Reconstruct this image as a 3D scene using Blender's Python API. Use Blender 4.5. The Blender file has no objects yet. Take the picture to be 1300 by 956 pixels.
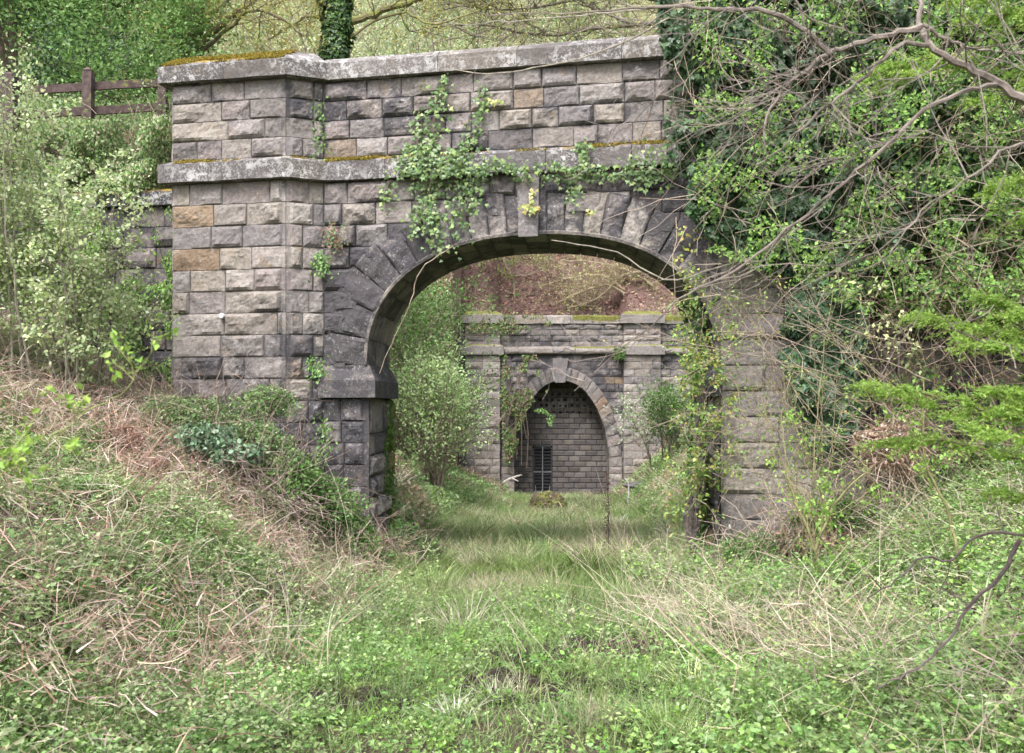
import bpy, math, random
import numpy as np
from math import radians, pi, sin, cos

sc = bpy.context.scene
COL = sc.collection
CZ = 2.1          # eye height above the floor of the cutting
F = 1300.0        # focal length in photograph pixels
HOR = 520.0       # horizon row

# ------------------------------------------------------------------ camera
cam = bpy.data.cameras.new('camera')
co = bpy.data.objects.new('camera', cam); COL.objects.link(co)
co.location = (0, 0, CZ); co.rotation_euler = (radians(90), 0, 0)
cam.sensor_width = 36; cam.lens = 36.0
cam.shift_y = (HOR - 478) / 1300.0
cam.clip_start = 0.1; cam.clip_end = 2000
cam.dof.use_dof = True; cam.dof.focus_distance = 14.0; cam.dof.aperture_fstop = 4.0
sc.camera = co

# ------------------------------------------------------------------ sky, sun, exposure
SUN_EL, SUN_AZ = 55.0, 205.0       # azimuth clockwise from +Y: behind the camera, a little to the left
w = bpy.data.worlds.new('World'); sc.world = w; w.use_nodes = True
wn = w.node_tree; wn.nodes.clear()
sky = wn.nodes.new('ShaderNodeTexSky'); sky.sky_type = 'NISHITA'; sky.sun_disc = False
sky.sun_elevation = radians(SUN_EL); sky.sun_rotation = radians(SUN_AZ)
sky.air_density = 1.0; sky.dust_density = 4.0; sky.ozone_density = 1.0
bg = wn.nodes.new('ShaderNodeBackground'); bg.inputs['Strength'].default_value = 0.15
wo = wn.nodes.new('ShaderNodeOutputWorld')
hs = wn.nodes.new('ShaderNodeHueSaturation'); hs.inputs['Saturation'].default_value = 0.5
wn.links.new(sky.outputs[0], hs.inputs['Color']); wn.links.new(hs.outputs[0], bg.inputs[0]); wn.links.new(bg.outputs[0], wo.inputs[0])
sl = bpy.data.lights.new('sun', 'SUN'); so = bpy.data.objects.new('sun', sl); COL.objects.link(so)
sl.energy = 1.5; sl.angle = radians(18); sl.color = (1.0, 0.97, 1.0)
az, el = radians(SUN_AZ), radians(SUN_EL)
import mathutils
sdir = mathutils.Vector((sin(az)*cos(el), cos(az)*cos(el), sin(el)))
so.rotation_euler = sdir.to_track_quat('Z', 'Y').to_euler()
sc.view_settings.view_transform = 'Standard'; sc.view_settings.look = 'None'
sc.view_settings.gamma = 1.0; sc.view_settings.use_curve_mapping = False
sc.view_settings.exposure = 1.62
sc.render.engine = 'CYCLES'
sc.cycles.max_bounces = 6; sc.cycles.diffuse_bounces = 3; sc.cycles.glossy_bounces = 2
sc.cycles.transmission_bounces = 3; sc.cycles.transparent_max_bounces = 4
sc.cycles.use_denoising = True

rng = np.random.default_rng(7)

# ------------------------------------------------------------------ helpers
def P(px, py, D):
    return np.array([(px-650.0)/F*D, D, CZ + (HOR-py)/F*D])

def nrm(v):
    v = np.asarray(v, float)
    return v / np.maximum(np.linalg.norm(v, axis=-1, keepdims=True), 1e-9)

def _hash(ix, iy, iz, seed):
    h = (ix.astype(np.int64)*374761393 + iy.astype(np.int64)*668265263 + iz.astype(np.int64)*2147483647 + seed*144664887) & 0xffffffff
    h = ((h ^ (h >> 13)) * 1274126177) & 0xffffffff
    h = ((h ^ (h >> 16)) * 2246822519) & 0xffffffff
    h = h ^ (h >> 15)
    return (h & 0xffffff) / float(0xffffff)

def vnoise(p, scale=1.0, seed=0):
    p = np.asarray(p, float) * scale
    i = np.floor(p).astype(np.int64); f = p - i; f = f*f*(3-2*f)
    r = 0
    for dx in (0, 1):
        for dy in (0, 1):
            for dz in (0, 1):
                wgt = (f[..., 0] if dx else 1-f[..., 0])*(f[..., 1] if dy else 1-f[..., 1])*(f[..., 2] if dz else 1-f[..., 2])
                r = r + wgt*_hash(i[..., 0]+dx, i[..., 1]+dy, i[..., 2]+dz, seed)
    return r

def fbm(p, scale=1.0, octv=4, seed=0):
    a, s, t = 1.0, 0.0, 0.0
    for k in range(octv):
        s = s + a*vnoise(p, scale*2**k, seed+k*17); t += a; a *= 0.5
    return s/t

def n2(x, y, scale=1.0, octv=3, seed=0):
    x = np.asarray(x, float); y = np.broadcast_to(y, x.shape)
    return fbm(np.stack([x, y, np.zeros_like(x)], -1), scale, octv, seed)

def sst(a, b, x):
    t = np.clip((x-a)/(b-a), 0, 1); return t*t*(3-2*t)

class MB:
    """collects geometry; build() links it as one mesh object"""
    def __init__(s): s.v = []; s.li = []; s.lt = []; s.c = []; s.m = []; s.n = 0
    def add(s, verts, faces, col=(.5, .5, .5), mi=0):
        verts = np.asarray(verts, float).reshape(-1, 3); faces = np.asarray(faces, np.int64)
        if len(verts) == 0 or len(faces) == 0: return
        s.v.append(verts); s.li.append((faces+s.n).ravel()); s.lt.append(np.full(len(faces), faces.shape[1]))
        c = np.asarray(col, float)
        if c.ndim == 1: c = np.tile(c, (len(verts), 1))
        s.c.append(c); s.m.append(np.full(len(faces), mi)); s.n += len(verts)
    def build(s, name, mats, parent=None, loc=None, smooth=False):
        me = bpy.data.meshes.new(name)
        if s.n:
            v = np.concatenate(s.v)
            org = np.zeros(3) if loc is None else np.asarray(loc, float)
            v = v - org
            li = np.concatenate(s.li); lt = np.concatenate(s.lt)
            me.vertices.add(len(v)); me.vertices.foreach_set('co', v.astype(np.float32).ravel())
            me.loops.add(len(li)); me.loops.foreach_set('vertex_index', li.astype(np.int32))
            me.polygons.add(len(lt)); ls = np.concatenate([[0], np.cumsum(lt)[:-1]])
            me.polygons.foreach_set('loop_start', ls.astype(np.int32)); me.polygons.foreach_set('loop_total', lt.astype(np.int32))
            me.polygons.foreach_set('material_index', np.concatenate(s.m).astype(np.int32))
            me.polygons.foreach_set('use_smooth', np.full(len(lt), smooth))
            c = np.concatenate(s.c); c4 = np.concatenate([c, np.ones((len(c), 1))], 1)
            at = me.attributes.new('col', 'FLOAT_COLOR', 'POINT'); at.data.foreach_set('color', c4.astype(np.float32).ravel())
            me.update(calc_edges=True)
        for m in (mats if isinstance(mats, (list, tuple)) else [mats]): me.materials.append(m)
        o = bpy.data.objects.new(name, me); COL.objects.link(o)
        if loc is not None: o.location = tuple(float(q) for q in loc)
        if parent is not None:
            o.parent = parent
            o.location = tuple(np.array(o.location) - np.array(parent.location)) if loc is not None else tuple(-np.array(parent.location))
        return o

def tag(o, label=None, cat=None, group=None, kind=None):
    if label: o['label'] = label
    if cat: o['category'] = cat
    if group: o['group'] = group
    if kind: o['kind'] = kind
    return o

def thing(name, label, cat, loc=(0, 0, 0), group=None):
    o = bpy.data.objects.new(name, None); COL.objects.link(o); o.location = tuple(float(q) for q in loc)
    o.empty_display_size = 0.2
    return tag(o, label, cat, group)

# leaf templates: x across, y along, z lift
TPL = {
 'rhomb': np.array([[0, 0, 0], [.3, .45, .07], [0, 1, -.03], [-.3, .45, .07]]),
 'oval':  np.array([[0, 0, 0], [.3, .25, .06], [.3, .65, .05], [0, 1, -.05], [-.3, .65, .05], [-.3, .25, .06]]),
 'ivy':   np.array([[0, 0, 0], [.35, -.12, .03], [.55, .3, .02], [.25, .42, .04], [0, 1, -.05], [-.25, .42, .04], [-.55, .3, .02], [-.35, -.12, .03]]),
}
def leaves(mb, pos, dirs, nor, size, col, tpl='rhomb', mi=0, wid=1.0):
    pos = np.asarray(pos, float); N = len(pos)
    if N == 0: return
    d = nrm(dirs); n = np.asarray(nor, float)
    x = nrm(np.cross(d, n) + 1e-6); n = np.cross(x, d)
    T = TPL[tpl]; k = len(T)
    size = np.broadcast_to(size, (N,))
    V = pos[:, None, :] + size[:, None, None]*(T[None, :, 0:1]*wid*x[:, None, :] + T[None, :, 1:2]*d[:, None, :] + T[None, :, 2:3]*n[:, None, :])
    Fc = np.arange(N*k).reshape(N, k)
    C = np.repeat(np.broadcast_to(np.asarray(col, float), (N, 3)), k, 0)
    mb.add(V.reshape(-1, 3), Fc, C, mi)

def rdir(N, r=rng):
    return nrm(r.normal(size=(N, 3)))

def pal(N, cols, jit=0.15, wts=None, r=rng):
    cols = np.asarray(cols, float)
    a = cols[r.choice(len(cols), N, p=wts)]; b = cols[r.choice(len(cols), N, p=wts)]
    t = r.random((N, 1))*0.6
    c = a*(1-t) + b*t
    return np.clip(c*(1 + jit*r.normal(size=(N, 1))) * (1+0.05*r.normal(size=(N, 3))), 0.005, 1)

def strips(mb, base, tip, wdt, col, bend=0.0, nseg=3, mi=0, r=rng, sag=0.0):
    """thin tapering crossed blades/stalks from base to tip (vectorised)"""
    base = np.asarray(base, float); tip = np.asarray(tip, float); N = len(base)
    if N == 0: return
    d = tip-base; L = np.linalg.norm(d, axis=1, keepdims=True)
    side = nrm(np.cross(d, r.normal(size=(N, 3))))
    bd = nrm(np.cross(d, side))*L*np.broadcast_to(bend, (N,))[:, None]*r.normal(size=(N, 1))
    wdt = np.broadcast_to(wdt, (N,))[:, None]
    rows = []
    for k in range(nseg+1):
        t = k/nseg
        c = base + d*t + bd*(4*t*(1-t)) + np.array([0, 0, -1.0])*L*sag*t*t
        wk = wdt*(1-0.85*t)*0.5
        rows.append(c - side*wk); rows.append(c + side*wk)
    V = np.stack(rows, 1); K = 2*(nseg+1)
    idx = np.arange(N)[:, None]*K
    fs = []
    for k in range(nseg):
        fs.append(np.concatenate([idx+2*k, idx+2*k+1, idx+2*k+3, idx+2*k+2], 1))
    C = np.repeat(np.broadcast_to(np.asarray(col, float), (N, 3)), K, 0)
    mb.add(V.reshape(-1, 3), np.concatenate(fs), C, mi)

def tube(mb, pts, rad, col, ns=5, mi=0):
    pts = np.asarray(pts, float); K = len(pts); rad = np.broadcast_to(rad, (K,))
    t = nrm(np.gradient(pts, axis=0))
    ref = np.array([0.31, 0.2, 0.93]) if abs(t[0, 2]) < 0.9 else np.array([1.0, 0.1, 0])
    a = nrm(np.cross(t, ref)); b = np.cross(t, a)
    th = np.linspace(0, 2*pi, ns, endpoint=False)
    V = pts[:, None, :] + rad[:, None, None]*(np.cos(th)[None, :, None]*a[:, None, :] + np.sin(th)[None, :, None]*b[:, None, :])
    i = np.arange(K-1)[:, None]*ns; j = np.arange(ns)[None, :]; j2 = (j+1) % ns
    Fc = np.stack([i+j, i+j2, i+ns+j2, i+ns+j], -1).reshape(-1, 4)
    mb.add(V.reshape(-1, 3), Fc, col, mi)

def smooth_path(pts, n=12, wob=0.0, r=rng):
    pts = np.asarray(pts, float); K = len(pts)
    if K < 3:
        t = np.linspace(0, 1, n)[:, None]; q = pts[0]*(1-t)+pts[-1]*t
    else:
        d = np.concatenate([[0], np.cumsum(np.linalg.norm(np.diff(pts, axis=0), axis=1))])
        s = np.linspace(0, d[-1], n); q = np.zeros((n, 3))
        m = np.gradient(pts, d, axis=0)
        for a_, x in enumerate(s):
            k = min(max(np.searchsorted(d, x)-1, 0), K-2); h = d[k+1]-d[k]; t = (x-d[k])/h
            q[a_] = ((2*t**3-3*t**2+1)*pts[k] + (t**3-2*t**2+t)*h*m[k] + (-2*t**3+3*t**2)*pts[k+1] + (t**3-t**2)*h*m[k+1])
    if wob: q[1:-1] += r.normal(size=(n-2, 3))*wob
    return q

def grow(r, p, d, L, rad, lvl, mx, out, tips, nchild=5, spread=0.8, up=0.15, wob=0.18, shrink=0.6):
    """recursive branch; out gets (points, radii, level), tips gets (pos, dir)"""
    n = 6 if lvl == 0 else (5 if lvl == 1 else 4)
    pts = [np.array(p, float)]; d = np.array(d, float); ds = [d]
    for k in range(n-1):
        d = nrm(d + r.normal(size=3)*wob + np.array([0, 0, up]))
        pts.append(pts[-1] + d*L/(n-1)); ds.append(d)
    pts = np.array(pts); rr = np.linspace(rad, rad*(0.45 if lvl < mx else 0.25), n)
    out.append((pts, rr, lvl))
    if lvl >= mx:
        for k in range(1, n): tips.append((pts[k], ds[k]))
        return
    for c in range(nchild):
        t = 0.25 + 0.75*(c+r.random())/nchild
        k = min(int(t*(n-1)), n-2); f = t*(n-1)-k
        q = pts[k]*(1-f)+pts[k+1]*f
        nd = nrm(ds[k] + nrm(r.normal(size=3))*spread*1.2)
        grow(r, q, nd, L*shrink*(1.1-0.4*t)*r.uniform(.8, 1.2), rr[k]*0.55, lvl+1, mx, out, tips, nchild, spread, up, wob, shrink)

def put_branches(mb, out, col, mi=0, minr=0.0025):
    for pts, rr, lvl in out:
        tube(mb, pts, np.maximum(rr, minr), np.asarray(col)*rng.uniform(.8, 1.2), 7 if lvl == 0 else (5 if lvl == 1 else 3), mi)

# ------------------------------------------------------------------ materials
def newmat(name):
    m = bpy.data.materials.new(name); m.use_nodes = True
    nt = m.node_tree; nt.nodes.clear()
    return m, nt, nt.nodes, nt.links

def leaf_material(name, rough=0.5, spec=0.35, trans=0.35):
    m, nt, N, L = newmat(name)
    at = N.new('ShaderNodeAttribute'); at.attribute_name = 'col'
    p = N.new('ShaderNodeBsdfPrincipled'); p.inputs['Roughness'].default_value = rough
    p.inputs['Specular IOR Level'].default_value = spec
    tr = N.new('ShaderNodeBsdfTranslucent'); mx = N.new('ShaderNodeMixShader'); mx.inputs[0].default_value = trans
    hsv = N.new('ShaderNodeHueSaturation'); hsv.inputs['Value'].default_value = 1.2; hsv.inputs['Hue'].default_value = 0.49
    o = N.new('ShaderNodeOutputMaterial')
    L.new(at.outputs['Color'], p.inputs['Base Color']); L.new(at.outputs['Color'], hsv.inputs['Color']); L.new(hsv.outputs[0], tr.inputs['Color'])
    L.new(p.outputs[0], mx.inputs[1]); L.new(tr.outputs[0], mx.inputs[2]); L.new(mx.outputs[0], o.inputs[0])
    return m

def bark_material(name, moss=0.0, rough=0.85):
    m, nt, N, L = newmat(name)
    at = N.new('ShaderNodeAttribute'); at.attribute_name = 'col'
    tc = N.new('ShaderNodeNewGeometry')
    no = N.new('ShaderNodeTexNoise'); no.inputs['Scale'].default_value = 14; no.inputs['Detail'].default_value = 6
    L.new(tc.outputs['Position'], no.inputs['Vector'])
    mu = N.new('ShaderNodeMix'); mu.data_type = 'RGBA'; mu.blend_type = 'MULTIPLY'; mu.inputs[0].default_value = .8
    cr = N.new('ShaderNodeValToRGB'); cr.color_ramp.elements[0].position = .3; cr.color_ramp.elements[0].color = (.35, .35, .35, 1)
    cr.color_ramp.elements[1].position = .75; cr.color_ramp.elements[1].color = (1.3, 1.3, 1.3, 1)
    L.new(no.outputs['Fac'], cr.inputs[0]); L.new(at.outputs['Color'], mu.inputs[6]); L.new(cr.outputs[0], mu.inputs[7])
    col = mu.outputs[2]
    if moss > 0:
        n3 = N.new('ShaderNodeTexNoise'); n3.inputs['Scale'].default_value = 5; n3.inputs['Detail'].default_value = 4
        L.new(tc.outputs['Position'], n3.inputs['Vector'])
        c3 = N.new('ShaderNodeValToRGB'); c3.color_ramp.elements[0].position = .62-moss*.3; c3.color_ramp.elements[1].position = .72-moss*.3
        L.new(n3.outputs['Fac'], c3.inputs[0])
        m3 = N.new('ShaderNodeMix'); m3.data_type = 'RGBA'; L.new(c3.outputs[0], m3.inputs[0]); L.new(col, m3.inputs[6]); m3.inputs[7].default_value = (.16, .17, .045, 1)
        col = m3.outputs[2]
    p = N.new('ShaderNodeBsdfPrincipled'); p.inputs['Roughness'].default_value = rough; p.inputs['Specular IOR Level'].default_value = .2
    bu = N.new('ShaderNodeBump'); bu.inputs['Strength'].default_value = .6; bu.inputs['Distance'].default_value = .02
    L.new(no.outputs['Fac'], bu.inputs['Height']); L.new(bu.outputs[0], p.inputs['Normal'])
    o = N.new('ShaderNodeOutputMaterial'); L.new(col, p.inputs['Base Color']); L.new(p.outputs[0], o.inputs[0])
    return m

def stone_material(name, lichen=0.3, gain=1.0, bump=0.5, scl=1.0, mossc=((.05, .06, .012), (.12, .125, .03), (.2, .17, .05))):
    """attribute col: r = tint choice, g = soot amount plus dirt and painted occlusion at block edges, b = moss amount"""
    m, nt, N, L = newmat(name)
    at = N.new('ShaderNodeAttribute'); at.attribute_name = 'col'
    sp = N.new('ShaderNodeSeparateColor'); L.new(at.outputs['Color'], sp.inputs[0])
    geo = N.new('ShaderNodeNewGeometry')
    def noise(s, det=6, rg=.6, dist=0.0):
        n = N.new('ShaderNodeTexNoise'); n.inputs['Scale'].default_value = s*scl; n.inputs['Detail'].default_value = det
        n.inputs['Roughness'].default_value = rg; n.inputs['Distortion'].default_value = dist
        L.new(geo.outputs['Position'], n.inputs['Vector']); return n.outputs['Fac']
    def ramp(f, stops, interp='LINEAR'):
        c = N.new('ShaderNodeValToRGB'); c.color_ramp.interpolation = interp
        while len(c.color_ramp.elements) < len(stops): c.color_ramp.elements.new(.5)
        for e, (q, k) in zip(c.color_ramp.elements, stops): e.position = q; e.color = (*k, 1) if len(k) == 3 else k
        L.new(f, c.inputs[0]); return c.outputs[0]
    def mix(f, a, b, mode='MIX'):
        x = N.new('ShaderNodeMix'); x.data_type = 'RGBA'; x.blend_type = mode
        if isinstance(f, float): x.inputs[0].default_value = f
        else: L.new(f, x.inputs[0])
        for s, q in ((6, a), (7, b)):
            if isinstance(q, tuple): x.inputs[s].default_value = (*q, 1)
            else: L.new(q, x.inputs[s])
        return x.outputs[2]
    def math2(op, a, b):
        x = N.new('ShaderNodeMath'); x.operation = op
        for s, q in ((0, a), (1, b)):
            if isinstance(q, (int, float)): x.inputs[s].default_value = q
            else: L.new(q, x.inputs[s])
        return x.outputs[0]
    g = gain
    base = ramp(sp.outputs[0], [(0, (.17*g, .16*g, .165*g)), (.2, (.38*g, .345*g, .30*g)), (.4, (.24*g, .225*g, .228*g)), (.55, (.46*g, .43*g, .39*g)),
                                (.7, (.31*g, .27*g, .26*g)), (.93, (.30*g, .28*g, .27*g)), (.98, (.33*g, .25*g, .17*g)), (1, (.27*g, .19*g, .15*g))])
    n1 = noise(3.0); n2_ = noise(22, 8, .7); n4 = noise(70, 4, .7)
    base = mix(.85, base, ramp(n2_, [(.3, (.5, .49, .49)), (.68, (1.32, 1.3, 1.28))]), 'MULTIPLY')
    base = mix(.6, base, ramp(n1, [(.35, (.75, .72, .72)), (.65, (1.15, 1.13, 1.1))]), 'MULTIPLY')
    # ochre iron staining
    och = ramp(noise(5.5, 5, .6, .5), [(.58, (0, 0, 0)), (.75, (.6, .6, .6))])
    base = mix(och, base, (.30*g, .2*g, .1*g))
    # soot, with the joint dirt and painted edge shade
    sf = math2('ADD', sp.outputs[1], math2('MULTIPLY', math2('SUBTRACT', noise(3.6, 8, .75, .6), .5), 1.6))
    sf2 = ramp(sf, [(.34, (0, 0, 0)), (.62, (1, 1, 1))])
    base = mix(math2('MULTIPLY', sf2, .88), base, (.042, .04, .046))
    # lichen: pale crusts
    if lichen > 0:
        lf = ramp(noise(9, 9, .75, .3), [(.60-.12*lichen, (0, 0, 0)), (.64-.12*lichen, (1, 1, 1))])
        lf3 = ramp(noise(34, 5, .7, .3), [(.60-.1*lichen, (0, 0, 0)), (.66-.1*lichen, (.8, .8, .8))])
        lf = math2('MAXIMUM', lf, lf3)
        l2 = ramp(noise(1.7, 3), [(.35, (0, 0, 0)), (.6, (1, 1, 1))])
        base = mix(math2('MULTIPLY', math2('MULTIPLY', lf, l2), min(1.0, .25+lichen*.7)), base, (.5, .49, .48))
    # moss
    mf = math2('ADD', sp.outputs[2], math2('MULTIPLY', math2('SUBTRACT', noise(7, 6, .7), .5), .8))
    mfr = ramp(mf, [(.42, (0, 0, 0)), (.6, (1, 1, 1))])
    mcol = ramp(noise(30, 4), [(.3, mossc[0]), (.5, mossc[1]), (.7, mossc[2])])
    base = mix(mfr, base, mcol)
    p = N.new('ShaderNodeBsdfPrincipled'); p.inputs['Roughness'].default_value = .88; p.inputs['Specular IOR Level'].default_value = .25
    L.new(base, p.inputs['Base Color'])
    h = math2('ADD', math2('MULTIPLY', n2_, .6), math2('MULTIPLY', n4, .35)); h = math2('ADD', h, math2('MULTIPLY', mfr, .5))
    bu = N.new('ShaderNodeBump'); bu.inputs['Strength'].default_value = bump; bu.inputs['Distance'].default_value = .03
    L.new(h, bu.inputs['Height']); L.new(bu.outputs[0], p.inputs['Normal'])
    o = N.new('ShaderNodeOutputMaterial'); L.new(p.outputs[0], o.inputs[0])
    return m

def ground_material():
    m, nt, N, L = newmat('earth_and_litter')
    at = N.new('ShaderNodeAttribute'); at.attribute_name = 'col'; geo = N.new('ShaderNodeNewGeometry')
    n1 = N.new('ShaderNodeTexNoise'); n1.inputs['Scale'].default_value = 6; n1.inputs['Detail'].default_value = 10; n1.inputs['Roughness'].default_value = .7
    n2_ = N.new('ShaderNodeTexNoise'); n2_.inputs['Scale'].default_value = 40; n2_.inputs['Detail'].default_value = 6; n2_.inputs['Roughness'].default_value = .7
    L.new(geo.outputs['Position'], n1.inputs['Vector']); L.new(geo.outputs['Position'], n2_.inputs['Vector'])
    c1 = N.new('ShaderNodeValToRGB'); c1.color_ramp.elements[0].position = .3; c1.color_ramp.elements[0].color = (.5, .5, .5, 1); c1.color_ramp.elements[1].position = .7; c1.color_ramp.elements[1].color = (1.35, 1.35, 1.35, 1)
    c2 = N.new('ShaderNodeValToRGB'); c2.color_ramp.elements[0].position = .35; c2.color_ramp.elements[0].color = (.45, .42, .42, 1); c2.color_ramp.elements[1].position = .68; c2.color_ramp.elements[1].color = (1.5, 1.45, 1.4, 1)
    L.new(n1.outputs['Fac'], c1.inputs[0]); L.new(n2_.outputs['Fac'], c2.inputs[0])
    a = N.new('ShaderNodeMix'); a.data_type = 'RGBA'; a.blend_type = 'MULTIPLY'; a.inputs[0].default_value = 1
    b = N.new('ShaderNodeMix'); b.data_type = 'RGBA'; b.blend_type = 'MULTIPLY'; b.inputs[0].default_value = 1
    L.new(at.outputs['Color'], a.inputs[6]); L.new(c1.outputs[0], a.inputs[7]); L.new(a.outputs[2], b.inputs[6]); L.new(c2.outputs[0], b.inputs[7])
    p = N.new('ShaderNodeBsdfPrincipled'); p.inputs['Roughness'].default_value = .95; p.inputs['Specular IOR Level'].default_value = .15
    bu = N.new('ShaderNodeBump'); bu.inputs['Strength'].default_value = .9; bu.inputs['Distance'].default_value = .05
    L.new(n2_.outputs['Fac'], bu.inputs['Height']); L.new(bu.outputs[0], p.inputs['Normal'])
    o = N.new('ShaderNodeOutputMaterial'); L.new(b.outputs[2], p.inputs['Base Color']); L.new(p.outputs[0], o.inputs[0])
    return m

def plain(name, col, rough=.7, metal=0.0):
    m, nt, N, L = newmat(name)
    p = N.new('ShaderNodeBsdfPrincipled'); p.inputs['Roughness'].default_value = rough; p.inputs['Metallic'].default_value = metal
    no = N.new('ShaderNodeTexNoise'); no.inputs['Scale'].default_value = 25; no.inputs['Detail'].default_value = 6
    geo = N.new('ShaderNodeNewGeometry'); L.new(geo.outputs['Position'], no.inputs['Vector'])
    c = N.new('ShaderNodeValToRGB'); c.color_ramp.elements[0].position = .3; c.color_ramp.elements[0].color = (*[q*.6 for q in col], 1)
    c.color_ramp.elements[1].position = .7; c.color_ramp.elements[1].color = (*[q*1.2 for q in col], 1)
    L.new(no.outputs['Fac'], c.inputs[0]); L.new(c.outputs[0], p.inputs['Base Color'])
    o = N.new('ShaderNodeOutputMaterial'); L.new(p.outputs[0], o.inputs[0]); return m

M_leaf = leaf_material('soft_leaf', .55, .3, .38)
M_ivy = leaf_material('glossy_leaf', .42, .4, .2)
M_dry = leaf_material('dry_stalk', .8, .15, .2)
M_bark = bark_material('bark'); M_mossbark = bark_material('mossy_bark', .5)
M_stone = stone_material('gritstone', .2, .70, .9)
M_cope = stone_material('lichened_coping', .68, .42, .8, 1.0, ((.09, .07, .015), (.24, .16, .025), (.38, .26, .07)))
M_far = stone_material('portal_stone', .1, .62, .5, .6)
M_brick = stone_material('infill_blockwork', 0.0, .33, .3, 1.0)
M_ground = ground_material()

# ------------------------------------------------------------------ bridge frame: u along the face, n towards the viewer, z up
PO = np.array([(411-650)/F*14.05, 14.05])
PE = np.array([(915-650)/F*12.93, 12.93])
UX = nrm(PE-PO); NX = np.array([UX[1], -UX[0]])
SK = nrm(np.array([80/F, 1.0]))              # direction of the passage (slightly skew)
skn = -SK.dot(NX); sku = SK.dot(UX)/skn       # u shift per unit depth
def W(u, n, z):
    u, n, z = np.broadcast_arrays(np.asarray(u, float), np.asarray(n, float), np.asarray(z, float))
    return np.stack([PO[0]+UX[0]*u+NX[0]*n, PO[1]+UX[1]*u+NX[1]*n, z], -1)
def face(px, py, n=0.0):
    """u, z and depth where the view ray meets the plane n"""
    rx = (np.asarray(px, float)-650)/F; D = (PO.dot(NX)+n)/(rx*NX[0]+NX[1])
    return (rx*D-PO[0])*UX[0]+(D-PO[1])*UX[1], CZ+(HOR-np.asarray(py, float))/F*D, D
def to_un(x, y):
    dx, dy = np.asarray(x)-PO[0], np.asarray(y)-PO[1]
    return dx*UX[0]+dy*UX[1], dx*NX[0]+dy*NX[1]

uL = face(467, 463)[0]; uR = face(909, 463)[0]; UC = (uL+uR)/2; A = (uR-uL)/2
ZS = 2.71; ZT = face(687, 298)[1]; B = ZT-ZS; EXP = 2.3
THK = 1.65
UE = face(915, 500)[0]

# ------------------------------------------------------------------ terrain
def xaxis(y): return 0.38 + 0.06*(np.asarray(y, float)-13.4)
def H(x, y, detail=True):
    x, y = np.broadcast_arrays(np.asarray(x, float), np.asarray(y, float))
    d = x-xaxis(y)
    fl = np.where(y < 14, 0.0, -1.44*np.clip((y-14)/26, 0, 1))
    left_f = np.interp(-d, [0, 1.9, 2.3, 3.4, 5, 7, 10, 30, 80], [0, 0, .1, 1.05, 1.95, 2.8, 4.2, 14, 26])
    right_f = np.interp(d, [0, 2.0, 2.4, 3.2, 4.1, 5.9, 8, 11, 30, 80], [0, 0, .08, .32, .8, 1.65, 2.9, 4.8, 14, 26])
    s = np.interp(y, [-20, 5, 13, 14], [.55, .6, 1.0, 1.0])
    front = (np.where(d < 0, left_f, right_f))*s
    left_b = np.interp(-d, [0, 2, 5, 8, 12, 20, 40, 90], [0, 0, 1.3, 4.5, 8.5, 14, 24, 36])
    right_b = np.interp(d, [0, 2, 4.5, 8, 12, 20, 40, 90], [0, 0, 2.2, 5.5, 9, 14, 24, 36])
    back = fl + np.where(d < 0, left_b, right_b)
    u, n = to_un(x, y)
    # bank carrying the approaches, retained by the wing walls
    outside = np.maximum(UC-A-.75-u - .0*n, u-(UC+A+.6))
    deck = 5.3 + np.clip(-n-.5, 0, 3)*.2 + np.clip(-n-.5, 0, .32)*3.2*sst(0, .5, -4.75-(u-0)+2.9) + np.clip(-u-3.0, 0, 20)*.05
    fall = np.where(n < -2.6, deck-(-n-2.6)*1.1, deck)
    fall = np.where(n < -THK-.1, np.minimum(fall, fl+np.clip(np.abs(d)-2.3, 0, 99)*1.5), fall)
    bank_b = np.where(outside > 0, fall, -50)
    behind = np.maximum(back, bank_b)
    h = np.where(n > -.52, front, behind)
    # passage floor stays open
    h = np.where((n <= -.52) & (n > -THK-.2) & (outside <= 0), np.minimum(h, 0.02), h)
    # hill over the tunnel
    dp = x-1.94
    hs_ = np.where((dp < -4.2), 37.0, np.where(np.abs(dp) < 2.6, 42.0, 40.5))
    hill = 5.55 + (y-hs_)*.82
    hill = np.where(y > hs_, hill, -50)
    hill = np.minimum(hill, 40+0.1*y)
    h = np.maximum(h, hill)
    if detail:
        amp = np.interp(y, [10, 45, 60], [1, 1, 4])
        h = h + (n2(x, y, .6, 3, 3)-.5)*.28*amp*np.clip(np.abs(d)/2.2, .25, 1) + (n2(x, y, 2.5, 2, 5)-.5)*.09
    return h

def mudf(x, y):
    e = n2(x, y, 1.7, 3, 21)
    def el(cx, cy, rx, ry): return np.clip(1.25-np.hypot((x-cx)/rx, (y-cy)/ry), 0, 1)
    return sst(.24, .36, e*np.maximum(np.maximum(el(.15, 8.6, .75, .5), el(.75, 8.9, .5, .5)), np.maximum(el(.1, 7.7, 1.3, .5), el(-1.0, 7.3, .9, .4))))
def tickgrid(segs):
    out = []
    for a, b, st in segs: out += list(np.arange(a, b, st))
    return np.array(out + [segs[-1][1]])
gx = tickgrid([(-160, -40, 8), (-40, -14, 1.5), (-14, 14, .22), (14, 40, 1.5), (40, 160, 8)])
gy = tickgrid([(-60, -4, 4), (-4, 4, .8), (4, 22, .2), (22, 44, .35), (44, 80, 1.0), (80, 240, 8)])
X, Y = np.meshgrid(gx, gy)
Z = H(X, Y)
nx_, ny_ = len(gx), len(gy)
i = np.arange(ny_-1)[:, None]*nx_; j = np.arange(nx_-1)[None, :]
Fc = np.stack([i+j, i+j+1, i+nx_+j+1, i+nx_+j], -1).reshape(-1, 4)
dd = X-xaxis(Y)
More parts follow.
